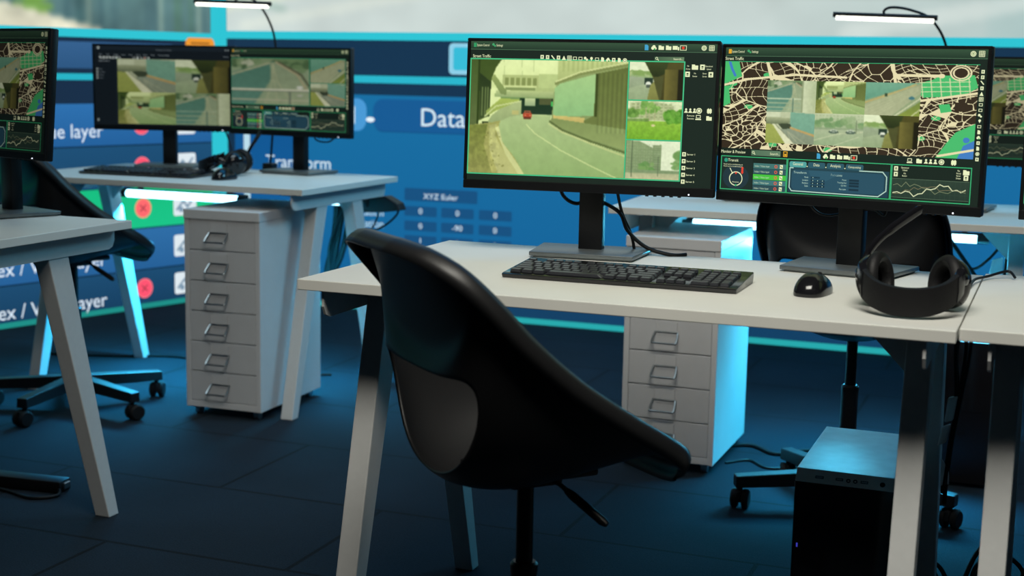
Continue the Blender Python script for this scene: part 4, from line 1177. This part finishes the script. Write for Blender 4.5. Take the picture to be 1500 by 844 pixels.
# --- video wall, left: local x 0 at far left end .. corner; drawing uses t = distance from the corner
LW = 3.1
vl = thing('video_wall', 'left video wall with Index / Value layer rows and round red buttons', 'video wall', (WX, WY, 0), RL)
bm = NB(); box(bm, -LW, 0, 0, -.002, .035, BH, .003, 1); fin('panel_frame', bm, M['black'], vl)
cv = WallCanvas(0, True)
cv.rect(LW, 1.27, 0, .955, '#172c45', 1); cv.rect(LW, 1.248, .286, 1.13, '#35608e', 2, '#2c5580'); cv.rect(LW, 1.107, 0, 1.078, '#27b2c6', 3)
cv.rect(LW, .024, 0, .0, '#1f8f86', 4)
addwall(cv, 'menu_screen', vl)
cv = WallCanvas(0, True); cv.rect(LW, 1.307, 0, 1.268, CY, 4); cv.rect(.05, BH, .0, 0, CY, 4); addwall(cv, 'cyan_border', vl)
cv = WallCanvas(0, True); cv.poly([(.205, 1.13), (.215, 1.16), (.205, 1.268), (.19, 1.284), (.045, 1.284), (.03, 1.268), (.02, 1.16), (.03, 1.13)], '#ef9a2f', 5); cv.rect(.175, 1.262, .06, 1.254, '#8f5a1c', 6); addwall(cv, 'orange_badge', vl)
for i, (z1, z0, c, c2) in enumerate(((.972, .782, '#2d6fae', '#235f9a'), (.776, .584, '#1d4e75', '#1a466a'), (.58, .388, '#17be80', '#1bc487'), (.382, .19, '#2f6da6', '#265f96'), (.184, .026, '#1d4b70', '#173f60'))):
    cv = WallCanvas(0, True); cv.rect(LW, z1, .05, z0, c, 2, c2); cv.rect(LW, z0 + .006, .05, z0 - .003, '#153a5c', 1)
    cv.text(.69, z0 + (.038 if i < 4 else .012), 'Index / Value layer', .066, '#dfeefa', 4, 'r', 1.0)
    row = addwall(cv, 'layer_row', vl, 'green layer row' if i == 2 else None)
    zc = (z0 + z1) / 2 - (.004 if i != 4 else .008)
    cv = WallCanvas(0, True); cv.ell(.475, zc, .047, '#ff5572' if i != 2 else '#ff6a6e', 4, 28); cv.ring(.475, zc, .047, .006, '#ff7a84' if i != 2 else '#ff9a7a', 5)
    cv.stroke([(.49, zc - .014), (.46, zc + .014)], .006, '#a83848', 5); cv.stroke([(.46, zc - .014), (.49, zc + .014)], .006, '#a83848', 5); addwall(cv, 'close_button', row)
    cv = WallCanvas(0, True); wc_rrect(cv, .295, zc - .05, .155, zc + .055, .012, '#dfeaf0', 4); cv.stroke([(.275, zc - .02), (.235, zc + .02), (.21, zc - .01), (.175, zc + .03)], .012, '#7f9ab0', 5); cv.ell(.25, zc - .02, .014, '#7f9ab0', 5); addwall(cv, 'layer_icon', row)
im = Img(230, 84, '#5f7f7c')
im.rect(0, 0, 1, 1, '#6f8f86', '#587a7c'); q = np.random.RandomState(3)
for k in range(46): x = q.rand(); im.rect(x, 0, x + .006 + .012 * q.rand(), 1, ['#4a6a70', '#86a294', '#9fb5a2', '#557a68', '#3f6068'][q.randint(5)], al=.5)
trees(im, .3, .75, .75, .95, ['#86b84a', '#6fa03c', '#9cc05c'], 24, .03, 5); im.poly([(0, .86), (.62, .9), (.8, 1), (0, 1)], '#c9cdb4', '#dcd8c0')
im.noise(.25, 26, seed=22); im.blur(1)
me = grid_mesh('forest_picture', im, LW - .05, BH - 1.307); me.materials.append(M['wallpix']); o = link('forest_picture', me, vl); o.location = (-LW, -.0012, BH)

# ------------------------------------------------------------------ desks and furniture
desk('white desk in front holding two monitors, keyboard, mouse and black headset', -1.325, 2.309)
desk('white desk joined to the right end of the desk with the headset', -.1445, 2.337)
desk('white desk on the left edge holding a single dim map monitor', -2.188 - 1.178, 2.988 - .70, 0)
desk('white desk at the back left with keyboard and a pair of dark monitors', -2.283 - 1.178, 4.012)
desk('white desk at the back right above the drawer unit lit cyan on its side', -1.257, 4.012, .05, L=1.215)
drawer_unit('white drawer unit with six drawers all in view, under the back left desk', -2.69, 3.95, .035)
drawer_unit('white drawer unit behind the front desk, its side glowing cyan', -1.185, 3.968, 0)

# C pair
monitor('monitor showing an underpass road with red car, on the front desk', -.947, 2.860, .093, 'traffic', M['screen'], zb=.906, tilt=.064)
monitor('monitor showing green and cream street map with six pictures, beside the headset', -.416, 2.878, -.183, 'map', M['screen'], zb=.900, tilt=.013)
monitor('monitor cut off by the right edge of the photo, on the joined desk', .185, 2.9, -.02, 'traffic', M['screen_dim'], zb=.893)
monitor('dim map monitor standing on the left edge desk', -2.562, 2.90, -.33, 'map', M['screen_low'], zb=.919, tilt=.085)
monitor('monitor with four camera pictures and dark side menu, back left desk', -3.19, 4.575, .34, 'editor', M['screen_dim'], zb=.908)
monitor('monitor showing a highway through railings, back left desk', -2.655, 4.575, -.12, 'highway', M['screen_dim'], zb=.905)
monitor('monitor on the back right desk hidden by the street map monitor, only its base showing', -.895, 4.42, .05, 'traffic', M['screen_dim'], zb=.905)
monitor('map monitor half hidden behind the large street map monitor', -.33, 4.47, -.05, 'map', M['screen_dim'], zb=.905)

keyboard('black keyboard on the front desk below the underpass monitor', -.995, 2.512, .012)
keyboard('black keyboard on the back left desk', -3.27, 4.165, .05)
mouse('black mouse between keyboard and headset on the front desk', -.418, 2.59, -.15)
mouse('black mouse at the end of the back left keyboard', -2.708, 4.225, -.1)
hs = headphones('black headset with raised microphone boom lying on the front desk', -.235, 2.448, .05); hs.scale = (.94, .94, 1.06)
headphones('black headset on the back left desk behind the mouse', -2.86, 4.42, -1.2)

chair('black shell chair in front, seen from behind with oval opening', -.806, 2.158, math.radians(48), math.radians(20), seat=.487)
chair('black shell chair behind the left edge desk with its five arm base showing', -3.08, 3.88, math.radians(64), math.radians(58), seat=.492)
chair('black shell chair between the front desk and the back right desk', -.505, 3.815, math.radians(91), math.radians(60), sc=1.0, seat=.477)

# ------------------------------------------------------------------ lights on the desks
def batten(label, x0, x1, y, z=.668, rz=0.0, r=.0125):
    t = thing('light_bar', label, 'light bar', ((x0 + x1) / 2, y, z), rz, None); L = x1 - x0
    bm = NB(); box(bm, -L / 2 - .03, .006, -.006, L / 2 + .03, .024, .022, .003, 1); fin('housing', bm, M['black'], t)
    bm = NB(); tube(bm, [(-L / 2, 0, .004), (L / 2, 0, .004)], r, 14); fin('diffuser', bm, M['glowbar'], t, True)
    for s in (-1, 1):
        bm = NB(); tube(bm, [(s * L / 2, 0, .004), (s * (L / 2 + .035), 0, .004)], r + .001, 14); fin('end_cap', bm, M['black'], t, True)
        bm = NB(); box(bm, s * L * .4 - .008, .008, .018, s * L * .4 + .008, .024, ZT - TH - z + .0005); fin('bracket', bm, M['black'], t)
    return t
def area(name, loc, target, sx, sy, power, col, spread=180):
    l = bpy.data.lights.new(name, 'AREA'); l.shape = 'RECTANGLE'; l.size = sx; l.size_y = sy; l.energy = power; l.color = col
    l.spread = math.radians(spread)
    o = bpy.data.objects.new(name, l); COL.objects.link(o); o.location = loc
    o.rotation_euler = (Vector(target) - Vector(loc)).to_track_quat('-Z', 'Y').to_euler()
    return o
def batten_light(x0, x1, y, z, power):
    o = area('batten_lamp', ((x0 + x1) / 2, y - .03, z - .012), ((x0 + x1) / 2, y - .12, 0), x1 - x0, .03, power, (.04, .62, 1.0), 125)
batten('long glowing light bar under the back left desk', -3.40, -2.90, 4.62, .654, .0, .0145)
batten('short glowing light bar under the right end of the back left desk', -2.60, -2.395, 4.62, .668, .0, .0135)
batten('glowing light bar under the back right desk above the drawer unit', -1.12, -.70, 4.50, .678, .0, .0125)
batten('glowing light bar under the back right desk near its right end', -.62, -.245, 4.50, .676, .0, .0125)
batten_light(-3.40, -2.90, 4.58, .632, 16)
batten_light(-2.60, -2.395, 4.58, .645, 10)
batten_light(-1.12, -.70, 4.46, .655, 5)
batten_light(-.62, -.245, 4.46, .655, 10)
area('floor_fill', (-.38, 4.25, .66), (-.40, 3.95, 0), .4, .1, 6, (.03, .55, 1.0), 70)  # added fill deepening the blue carpet by the back right desk, no bar here
area('floor_fill', (-3.05, 4.45, .63), (-3.0, 4.0, 0), .5, .1, 5, (.03, .48, 1.0), 100)  # added blue fill for the carpet by the back left desk, no bar here
area('batten_spill', (-.70, 4.44, .64), (-.55, 3.0, .35), .8, .03, 4.5, (.08, .66, 1.0), 150)  # extra area light carrying the bars' cyan forward to tower and floor

def lamp(label, bx0, bx1, by, bz, goose, clamp):
    t = thing('desk_lamp', label, 'lamp', (clamp[0], clamp[1], ZT), 0); o = Vector((clamp[0], clamp[1], ZT))
    a, b = Vector((bx0, by, bz)) - o, Vector((bx1, by + .0, bz - .009)) - o
    d = (b - a).normalized()
    bm = NB(); tube(bm, [a - d * .008 + Vector((0, .0, .006)), b + d * .008 + Vector((0, .0, .006))], .0085, 12); fin('bar_housing', bm, M['black'], t, True)
    bm = NB(); tube(bm, [a + d * .002 + Vector((0, -.003, -.003)), b - d * .002 + Vector((0, -.003, -.003))], .0075, 12); fin('diffuser', bm, M['lampbar'], t, True)
    bm = NB(); tube(bm, [p - o for p in spline(goose, 8)], .0042, 10); fin('gooseneck', bm, M['rubber'], t, True)
    bm = NB(); box(bm, -.02, -.03, 0, .02, .016, .028, .003, 1); box(bm, -.018, .004, -TH - .03, .018, .012, .002, 0); box(bm, -.018, -.028, -TH - .03, .018, .008, -TH - .022, 0); tube(bm, [(0, -.012, -TH - .022), (0, -.012, -TH - .001)], .009, 12)
    fin('clamp', bm, M['black'], t)
    return t
lamp('slim lamp with glowing bar above the street map monitor, right', -.716, -.417, 4.60, 1.343, [(-.567, 4.60, 1.343), (-.569, 4.602, 1.362), (-.545, 4.61, 1.372), (-.49, 4.63, 1.364), (-.43, 4.66, 1.335), (-.385, 4.70, 1.25), (-.375, 4.73, 1.1), (-.38, 4.742, .9), (-.38, 4.742, .79)], (-.38, 4.752, 0))
lamp('slim lamp with glowing bar above the dark monitor pair, top left', -3.114, -2.80, 4.68, 1.386, [(-2.95, 4.68, 1.388), (-2.92, 4.68, 1.41), (-2.86, 4.68, 1.395), (-2.81, 4.69, 1.33), (-2.785, 4.70, 1.235), (-2.785, 4.70, 1.05), (-2.80, 4.70, .9), (-2.81, 4.70, .79)], (-2.81, 4.702, 0))

# ------------------------------------------------------------------ computers on the floor
def tower(label, x0, y0, W=.192, Dp=.372, H=.405, rz=0):
    t = thing('computer_tower', label, 'computer', (x0, y0, 0), rz)
    bm = NB(); box(bm, 0, .012, .012, W, Dp, H - .006, .002, 1); fin('case', bm, M['black_m'], t)
    bm = NB(); box(bm, -.001, -.004, .012, W + .001, .014, H - .021, .004, 2); box(bm, .02, -.0055, H * .5, W - .02, -.003, H * .5 + .0015); fin('front_panel', bm, M['gloss'], t, True)
    bm = NB(); box(bm, -.001, .014, H - .008, W + .001, Dp, H, .002, 2); fin('top_panel', bm, M['pctop'], t)
    bm = NB(); prism(bm, [(-.004, H - .022), (.014, H - .0005), (.016, H - .004), (.014, H - .024)], 'x', 0, W)
    s = fin('port_strip', bm, M['pcport'], t, label='slanted grey strip of sockets')
    nrm = Vector((0, -.78, .62)).normalized(); cen = Vector((0, .005, H - .0135))
    Q = lambda x: Matrix.Translation((x, cen.y, cen.z)) @ nrm.to_track_quat('Z', 'X').to_matrix().to_4x4()
    for x, w in ((.045, .017), (.083, .015), (.13, .015)):
        bm = NB(); tt = bmesh.new(); box(tt, -.004, -w / 2, -.001, .004, w / 2, .0015, .0006, 1); add(bm, tt, Q(x)); tt = bmesh.new(); box(tt, -.001, -w / 2 + .002, .0012, .0022, w / 2 - .002, .002); add(bm, tt, Q(x), 1)
        fin('usb_port', bm, [M['rubber'], M['steel']], s)
    for x in (.100, .113):
        bm = NB(); lathe(bm, [(.0015, .0005), (.0042, .0005), (.0042, .0022), (.0022, .0022), (.0018, .0005)], 14, Q(x)); fin('audio_jack', bm, M['rubber'], s, True)
    bm = NB(); lathe(bm, [(0, .002), (.0045, .002), (.0062, .0005), (.0062, -.001)], 16, Q(.164)); fin('power_button', bm, M['rubber'], s, True)
    bm = NB(); box(bm, .008, -.0052, H * .62, .011, -.003, H * .64); fin('status_light', bm, M['ledblue'], t, label='tiny blue light')
    for fx in (.03, W - .03):
        for fy in (.05, Dp - .05):
            bm = NB(); lathe(bm, [(.014, 0), (.016, .004), (.016, .014), (0, .014)], 14, Matrix.Translation((fx, fy, 0))); fin('foot', bm, M['rubber'], t, True)
    return t
tower('black computer tower with grey top under the front desk', -.452, 2.705)
tower('black computer tower in shadow under the far end of the back right desk', -.352, 4.17, H=.445, Dp=.40)

# ------------------------------------------------------------------ power strip and cables
t = thing('power_strip', 'black power strip lying on the carpet at the left edge', 'power strip', (-2.62, 3.06, 0), .10)
bm = NB(); box(bm, -.24, -.028, 0, .135, .028, .034, .006, 2); fin('housing', bm, M['black'], t, True)
bm = NB(); box(bm, .128, -.014, .010, .142, .014, .028, .002, 1); fin('end_plug', bm, M['steel'], t, label='shiny plug at the end')
cable('black cord looping beside the power strip on the carpet', [(-2.50, 3.06, .016), (-2.47, 3.02, .006), (-2.52, 2.975, .005), (-2.62, 3.0, .005), (-2.75, 3.02, .005), (-2.95, 3.0, .005)], .0045)
cable('long thin cable crossing the carpet left of the tall drawer unit', [(-3.75, 4.55, .005), (-3.5, 4.62, .005), (-3.25, 4.72, .005), (-3.0, 4.62, .005), (-2.75, 4.6, .005), (-2.55, 4.7, .005)], .005)
cable('black monitor cable curling down behind the underpass monitor stand', [(-1.03, 2.92, .93), (-1.018, 2.92, .893), (-.99, 2.925, .876), (-.95, 2.93, .886), (-.90, 2.95, .86), (-.88, 2.955, .82), (-.84, 2.965, .785), (-.79, 2.98, .7705), (-.76, 3.0, .7705)], .0042)
cable('second thin cable hanging beside the underpass monitor stand', [(-.905, 2.94, .92), (-.895, 2.955, .86), (-.875, 2.965, .81), (-.868, 2.972, .771)], .0035)
cable('thin cable hanging behind the street map monitor stand', [(-.50, 2.925, .925), (-.48, 2.93, .89), (-.45, 2.935, .878), (-.40, 2.94, .89), (-.36, 2.93, .895), (-.34, 2.93, .885), (-.335, 2.935, .91)], .0028)
cable('headset cord running across both joined desks to their back edge', [(-.305, 2.585, .771), (-.27, 2.615, .771), (-.22, 2.64, .771), (-.18, 2.66, .775), (-.165, 2.72, .772), (-.16, 2.80, .772), (-.155, 2.87, .776), (-.135, 2.945, .774), (-.10, 2.98, .782), (-.085, 2.965, .772)], .0028)
cable('thin cable hanging beside the back left monitor pair', [(-3.06, 4.69, .93), (-3.0, 4.68, .915), (-2.96, 4.66, .86), (-2.93, 4.63, .81), (-2.90, 4.60, .771)], .003)
cable('thin cable hanging from the highway monitor', [(-2.56, 4.58, .93), (-2.55, 4.585, .895), (-2.50, 4.59, .89), (-2.46, 4.58, .92)], .003)

def bundle(name, label, cat, ctr, items, extra=None):
    t = thing(name, label, cat, ctr)
    for nm, pts, r in items:
        bm = NB(); tube(bm, [p for p in spline(pts, 8)], r, 8); fin(nm, bm, M['cable'], t, True)
    return t
# cable tray with cords under the back left desk's right end
t = bundle('cable_tray', 'black cable tray and dangling cords under the back left desk, right end', 'cable tray', (-2.395, 4.70, .6),
           [('cord', [(.0, .0, .07), (.06, .02, .06), (.12, .0, .04), (.08, -.02, -.01), (.0, -.03, -.05)], .004),
            ('cord', [(.05, 0, .06), (.03, .0, .0), (.0, .0, -.06), (.01, .0, -.12)], .0035),
            ('cord', [(-.1, 0, .05), (-.14, .01, -.03), (-.17, .01, -.12), (-.16, .0, -.22), (-.14, .0, -.3)], .006)])
bm = NB(); prism(bm, [(-.04, .03), (-.02, .085), (.08, .095), (.13, .07), (.14, .045), (.06, .035)], 'y', -.03, .03, .004); box(bm, .03, -.008, .09, .036, .004, .147); fin('tray', bm, M['black'], t)
t = bundle('cable_bundle', 'thick black cable bundle hanging down behind the back left desk leg', 'cable bundle', (-2.52, 4.72, .3),
           [('cord', [(.02, 0, .44), (.03, .0, .36), (.02, .01, .26), (-.0, .0, .16), (-.03, 0, .1)], .012), ('cord', [(.0, .01, .44), (.0, .01, .34), (-.01, .0, .24), (-.03, .0, .14), (-.05, 0, .06)], .012),
            ('cord', [(-.02, 0, .44), (-.02, .0, .32), (-.04, .01, .2), (-.06, .0, .1), (-.06, 0, .02)], .012), ('cord', [(.035, 0, .44), (.04, .0, .32), (.02, .01, .22), (-.02, .0, .12), (-.05, 0, -.05)], .009)])
t = bundle('cable_bundle', 'black cable bundle with white tape hanging behind the seam of the joined desks', 'cable bundle', (-.162, 2.78, .45),
           [('cord', [(-.012, 0, .295), (-.014, 0, .2), (-.008, .0, .1), (-.012, .0, .02), (-.02, 0, -.08)], .0035), ('cord', [(0, 0, .295), (.004, 0, .2), (-.004, .0, .1), (-.014, .0, .02), (-.022, 0, -.08)], .0035),
            ('cord', [(.012, 0, .295), (.012, 0, .2), (.0, .0, .1), (-.01, .0, .02), (-.018, 0, -.1)], .0035), ('cord', [(.005, .008, .295), (-.012, .006, .2), (-.003, .006, .1), (-.012, .0, .0), (-.016, 0, -.1)], .003)])
bm = NB(); hexa(bm, [(-.026, -.007, .06), (-.010, -.007, .066), (-.010, .007, .066), (-.026, .007, .06)], [(-.022, -.008, .108), (-.004, -.008, .114), (-.004, .008, .114), (-.022, .008, .108)], .003); hexa(bm, [(-.036, -.006, .012), (-.020, -.006, .022), (-.020, .006, .022), (-.036, .006, .012)], [(-.030, -.008, .05), (-.014, -.008, .058), (-.014, .008, .058), (-.030, .008, .05)], .003)
fin('tape_wrap', bm, M['paper'], t, label='white tape wrapped round the cords')
bm = NB(); hexa(bm, [(-.026, -.003, -.065), (-.01, -.003, -.06), (-.01, .0, -.06), (-.026, .0, -.065)], [(-.028, -.003, -.01), (-.012, -.003, -.03), (-.012, .0, -.03), (-.028, .0, -.01)], .001); fin('paper_tag', bm, M['paper'], t)
# tangle at the foot of the joined desk
t = bundle('cable_tangle', 'tangle of looping black cables on the carpet behind the right edge legs', 'cables', (-.15, 3.09, 0),
           [('cord', [(-.12, .05, .005), (-.10, .04, .09), (-.06, .03, .115), (-.03, .02, .07), (-.03, .0, .005)], .005), ('cord', [(-.14, .0, .005), (-.10, .0, .10), (-.07, .0, .12), (-.04, -.02, .06), (-.05, -.04, .005)], .005),
            ('cord', [(.0, .02, .005), (.0, .0, .08), (.02, .0, .15), (.05, .02, .2), (.06, .04, .28)], .005), ('cord', [(.01, .0, .005), (.015, .0, .09), (.03, -.01, .14), (.05, .0, .12), (.05, .02, .05), (.04, .04, .006)], .005),
            ('cord', [(.05, .03, .15), (.09, .0, .16), (.12, .0, .13), (.10, .02, .10), (.06, .03, .11)], .005), ('cord', [(.03, .02, .006), (.02, .03, .06), (.03, .04, .13), (.06, .05, .2)], .004), ('cord', [(.09, -.02, .005), (.085, 0, .1), (.08, .02, .2), (.075, .03, .3)], .004)])
bm = NB(); tt = bmesh.new(); box(tt, -.03, -.016, 0, .03, .016, .022, .004, 2); add(bm, tt, Matrix.Translation((-.005, .03, .004)) @ Matrix.Rotation(.5, 4, 'Z')); fin('plug', bm, M['steel'], t, label='shiny plug among the cables')
t = bundle('cable_bundle', 'cords with white tags hanging behind the right edge leg', 'cable bundle', (-.02, 2.86, .3),
           [('cord', [(0, 0, .44), (.005, 0, .3), (.0, 0, .15), (.01, 0, .0), (.0, 0, -.14)], .003), ('cord', [(.008, .004, .44), (-.002, 0, .3), (.006, 0, .15), (.0, 0, .0), (.008, 0, -.16)], .003)])
for zc, w in ((.02, .012), (-.12, .016), (-.17, .01)):
    bm = NB(); hexa(bm, [(.0, -.004, zc - .03), (w * 1.6, -.004, zc - .02), (w * 1.6, 0, zc - .02), (.0, 0, zc - .03)], [(.002, -.004, zc + .02), (w * .8, -.004, zc + .03), (w * .8, 0, zc + .03), (.002, 0, zc + .02)], .001); fin('paper_tag', bm, M['paper'], t)
# cords behind the chair under the back right desk
t = bundle('cable_bundle', 'cords and bright wrap dangling below the back right desk, right end', 'cable bundle', (-.2, 4.3, .525),
           [('cord', [(-.14, .0, .215), (-.10, .0, .16), (-.04, 0, .08), (.02, 0, .0), (.06, 0, -.06)], .006), ('cord', [(-.16, .02, .215), (-.155, .02, .12), (-.12, .02, .02), (-.1, .02, -.06)], .004),
            ('cord', [(-.13, .0, .2), (-.09, .0, .11), (-.04, 0, .09), (.0, 0, .12), (.03, 0, .16)], .004), ('cord', [(.05, .0, .16), (.048, .0, .08), (.045, 0, .0), (.04, 0, -.08)], .005)])
bm = NB(); hexa(bm, [(.0, -.004, .05), (.045, -.004, .04), (.045, .002, .04), (.0, .002, .05)], [(.012, -.004, .12), (.04, -.004, .13), (.04, .002, .13), (.012, .002, .12)], .003); hexa(bm, [(.05, -.004, .0), (.07, -.004, .03), (.07, .002, .03), (.05, .002, .0)], [(.052, -.004, .10), (.075, -.004, .09), (.075, .002, .09), (.052, .002, .1)], .003); fin('wrap', bm, M['paper'], t, label='crumpled pale wrap')
cable('black cables lying across the carpet beside the cyan-lit drawer unit', [(-.95, 4.30, .006), (-.87, 4.35, .006), (-.78, 4.28, .006), (-.70, 4.36, .006), (-.55, 4.40, .006), (-.35, 4.42, .006)], .006)
cable('thin looping cord on the carpet beside the cyan-lit drawer unit', [(-.90, 4.12, .004), (-.84, 4.18, .004), (-.78, 4.12, .004), (-.72, 4.14, .004), (-.66, 4.2, .004), (-.58, 4.16, .004)], .004)
cable('thin cord dangling to the carpet below the cable tray', [(-2.13, 4.45, .50), (-2.12, 4.44, .3), (-2.13, 4.42, .12), (-2.10, 4.40, .02), (-2.06, 4.38, .004)], .0025)

# ------------------------------------------------------------------ camera
cam = bpy.data.cameras.new('camera'); co = bpy.data.objects.new('camera', cam); COL.objects.link(co)
F, PITCH, ROLL, HC, PSI = 2093.34, .1515, .0189, 1.1592, .37
cam.sensor_fit = 'HORIZONTAL'; cam.sensor_width = 36.0; cam.lens = 36.0 * F / 1500
fw = Vector((-math.sin(PSI) * math.cos(PITCH), math.cos(PSI) * math.cos(PITCH), -math.sin(PITCH)))
rt = Vector((math.cos(PSI), math.sin(PSI), 0)); up = rt.cross(fw)
cr, sr = math.cos(ROLL), math.sin(ROLL)
R_ = rt * cr + up * sr; U_ = up * cr - rt * sr
co.matrix_world = Matrix(((R_.x, U_.x, -fw.x, 0), (R_.y, U_.y, -fw.y, 0), (R_.z, U_.z, -fw.z, HC), (0, 0, 0, 1)))
cam.dof.use_dof = True; cam.dof.focus_distance = 2.95; cam.dof.aperture_fstop = 4.0
cam.clip_start = .05
scene.camera = co

# ------------------------------------------------------------------ lights
area('desk_key', (-.3, 1.2, 3.0), (-.6, 2.9, .6), 1.6, 1.0, 21, (1.0, .97, .86), 88)  # added soft key for the front desk, no ceiling fixture behind it
area('blue_fill', (-1.6, 5.0, 2.9), (-1.6, 4.7, 0), 4.0, 1.0, 18, (.03, .46, 1.0), 150)  # added blue fill above the back desks and floor, no real lamp
area('side_fill', (.3, 4.9, 2.3), (-2.5, 4.2, .45), 1.0, .6, 11, (.25, .72, 1.0), 110)  # added cyan fill for right-facing cabinet sides, no lamp stands there
area('cool_overhead_area', (-2.4, 3.6, 3.0), (-2.6, 4.3, .7), 1.5, 1.0, 8.5, (.76, .94, 1.0), 100)  # cool area light from above, aimed at the back left desk

w = bpy.data.worlds.new('room_ambient'); scene.world = w; w.use_nodes = True
bg = w.node_tree.nodes['Background']; bg.inputs['Color'].default_value = (.25, .45, .6, 1); bg.inputs['Strength'].default_value = .010
scene.view_settings.view_transform = 'Standard'
scene.view_settings.look = 'None'
scene.view_settings.exposure = 0; scene.view_settings.gamma = 1
scene.cycles.use_denoising = True
scene.cycles.max_bounces = 6
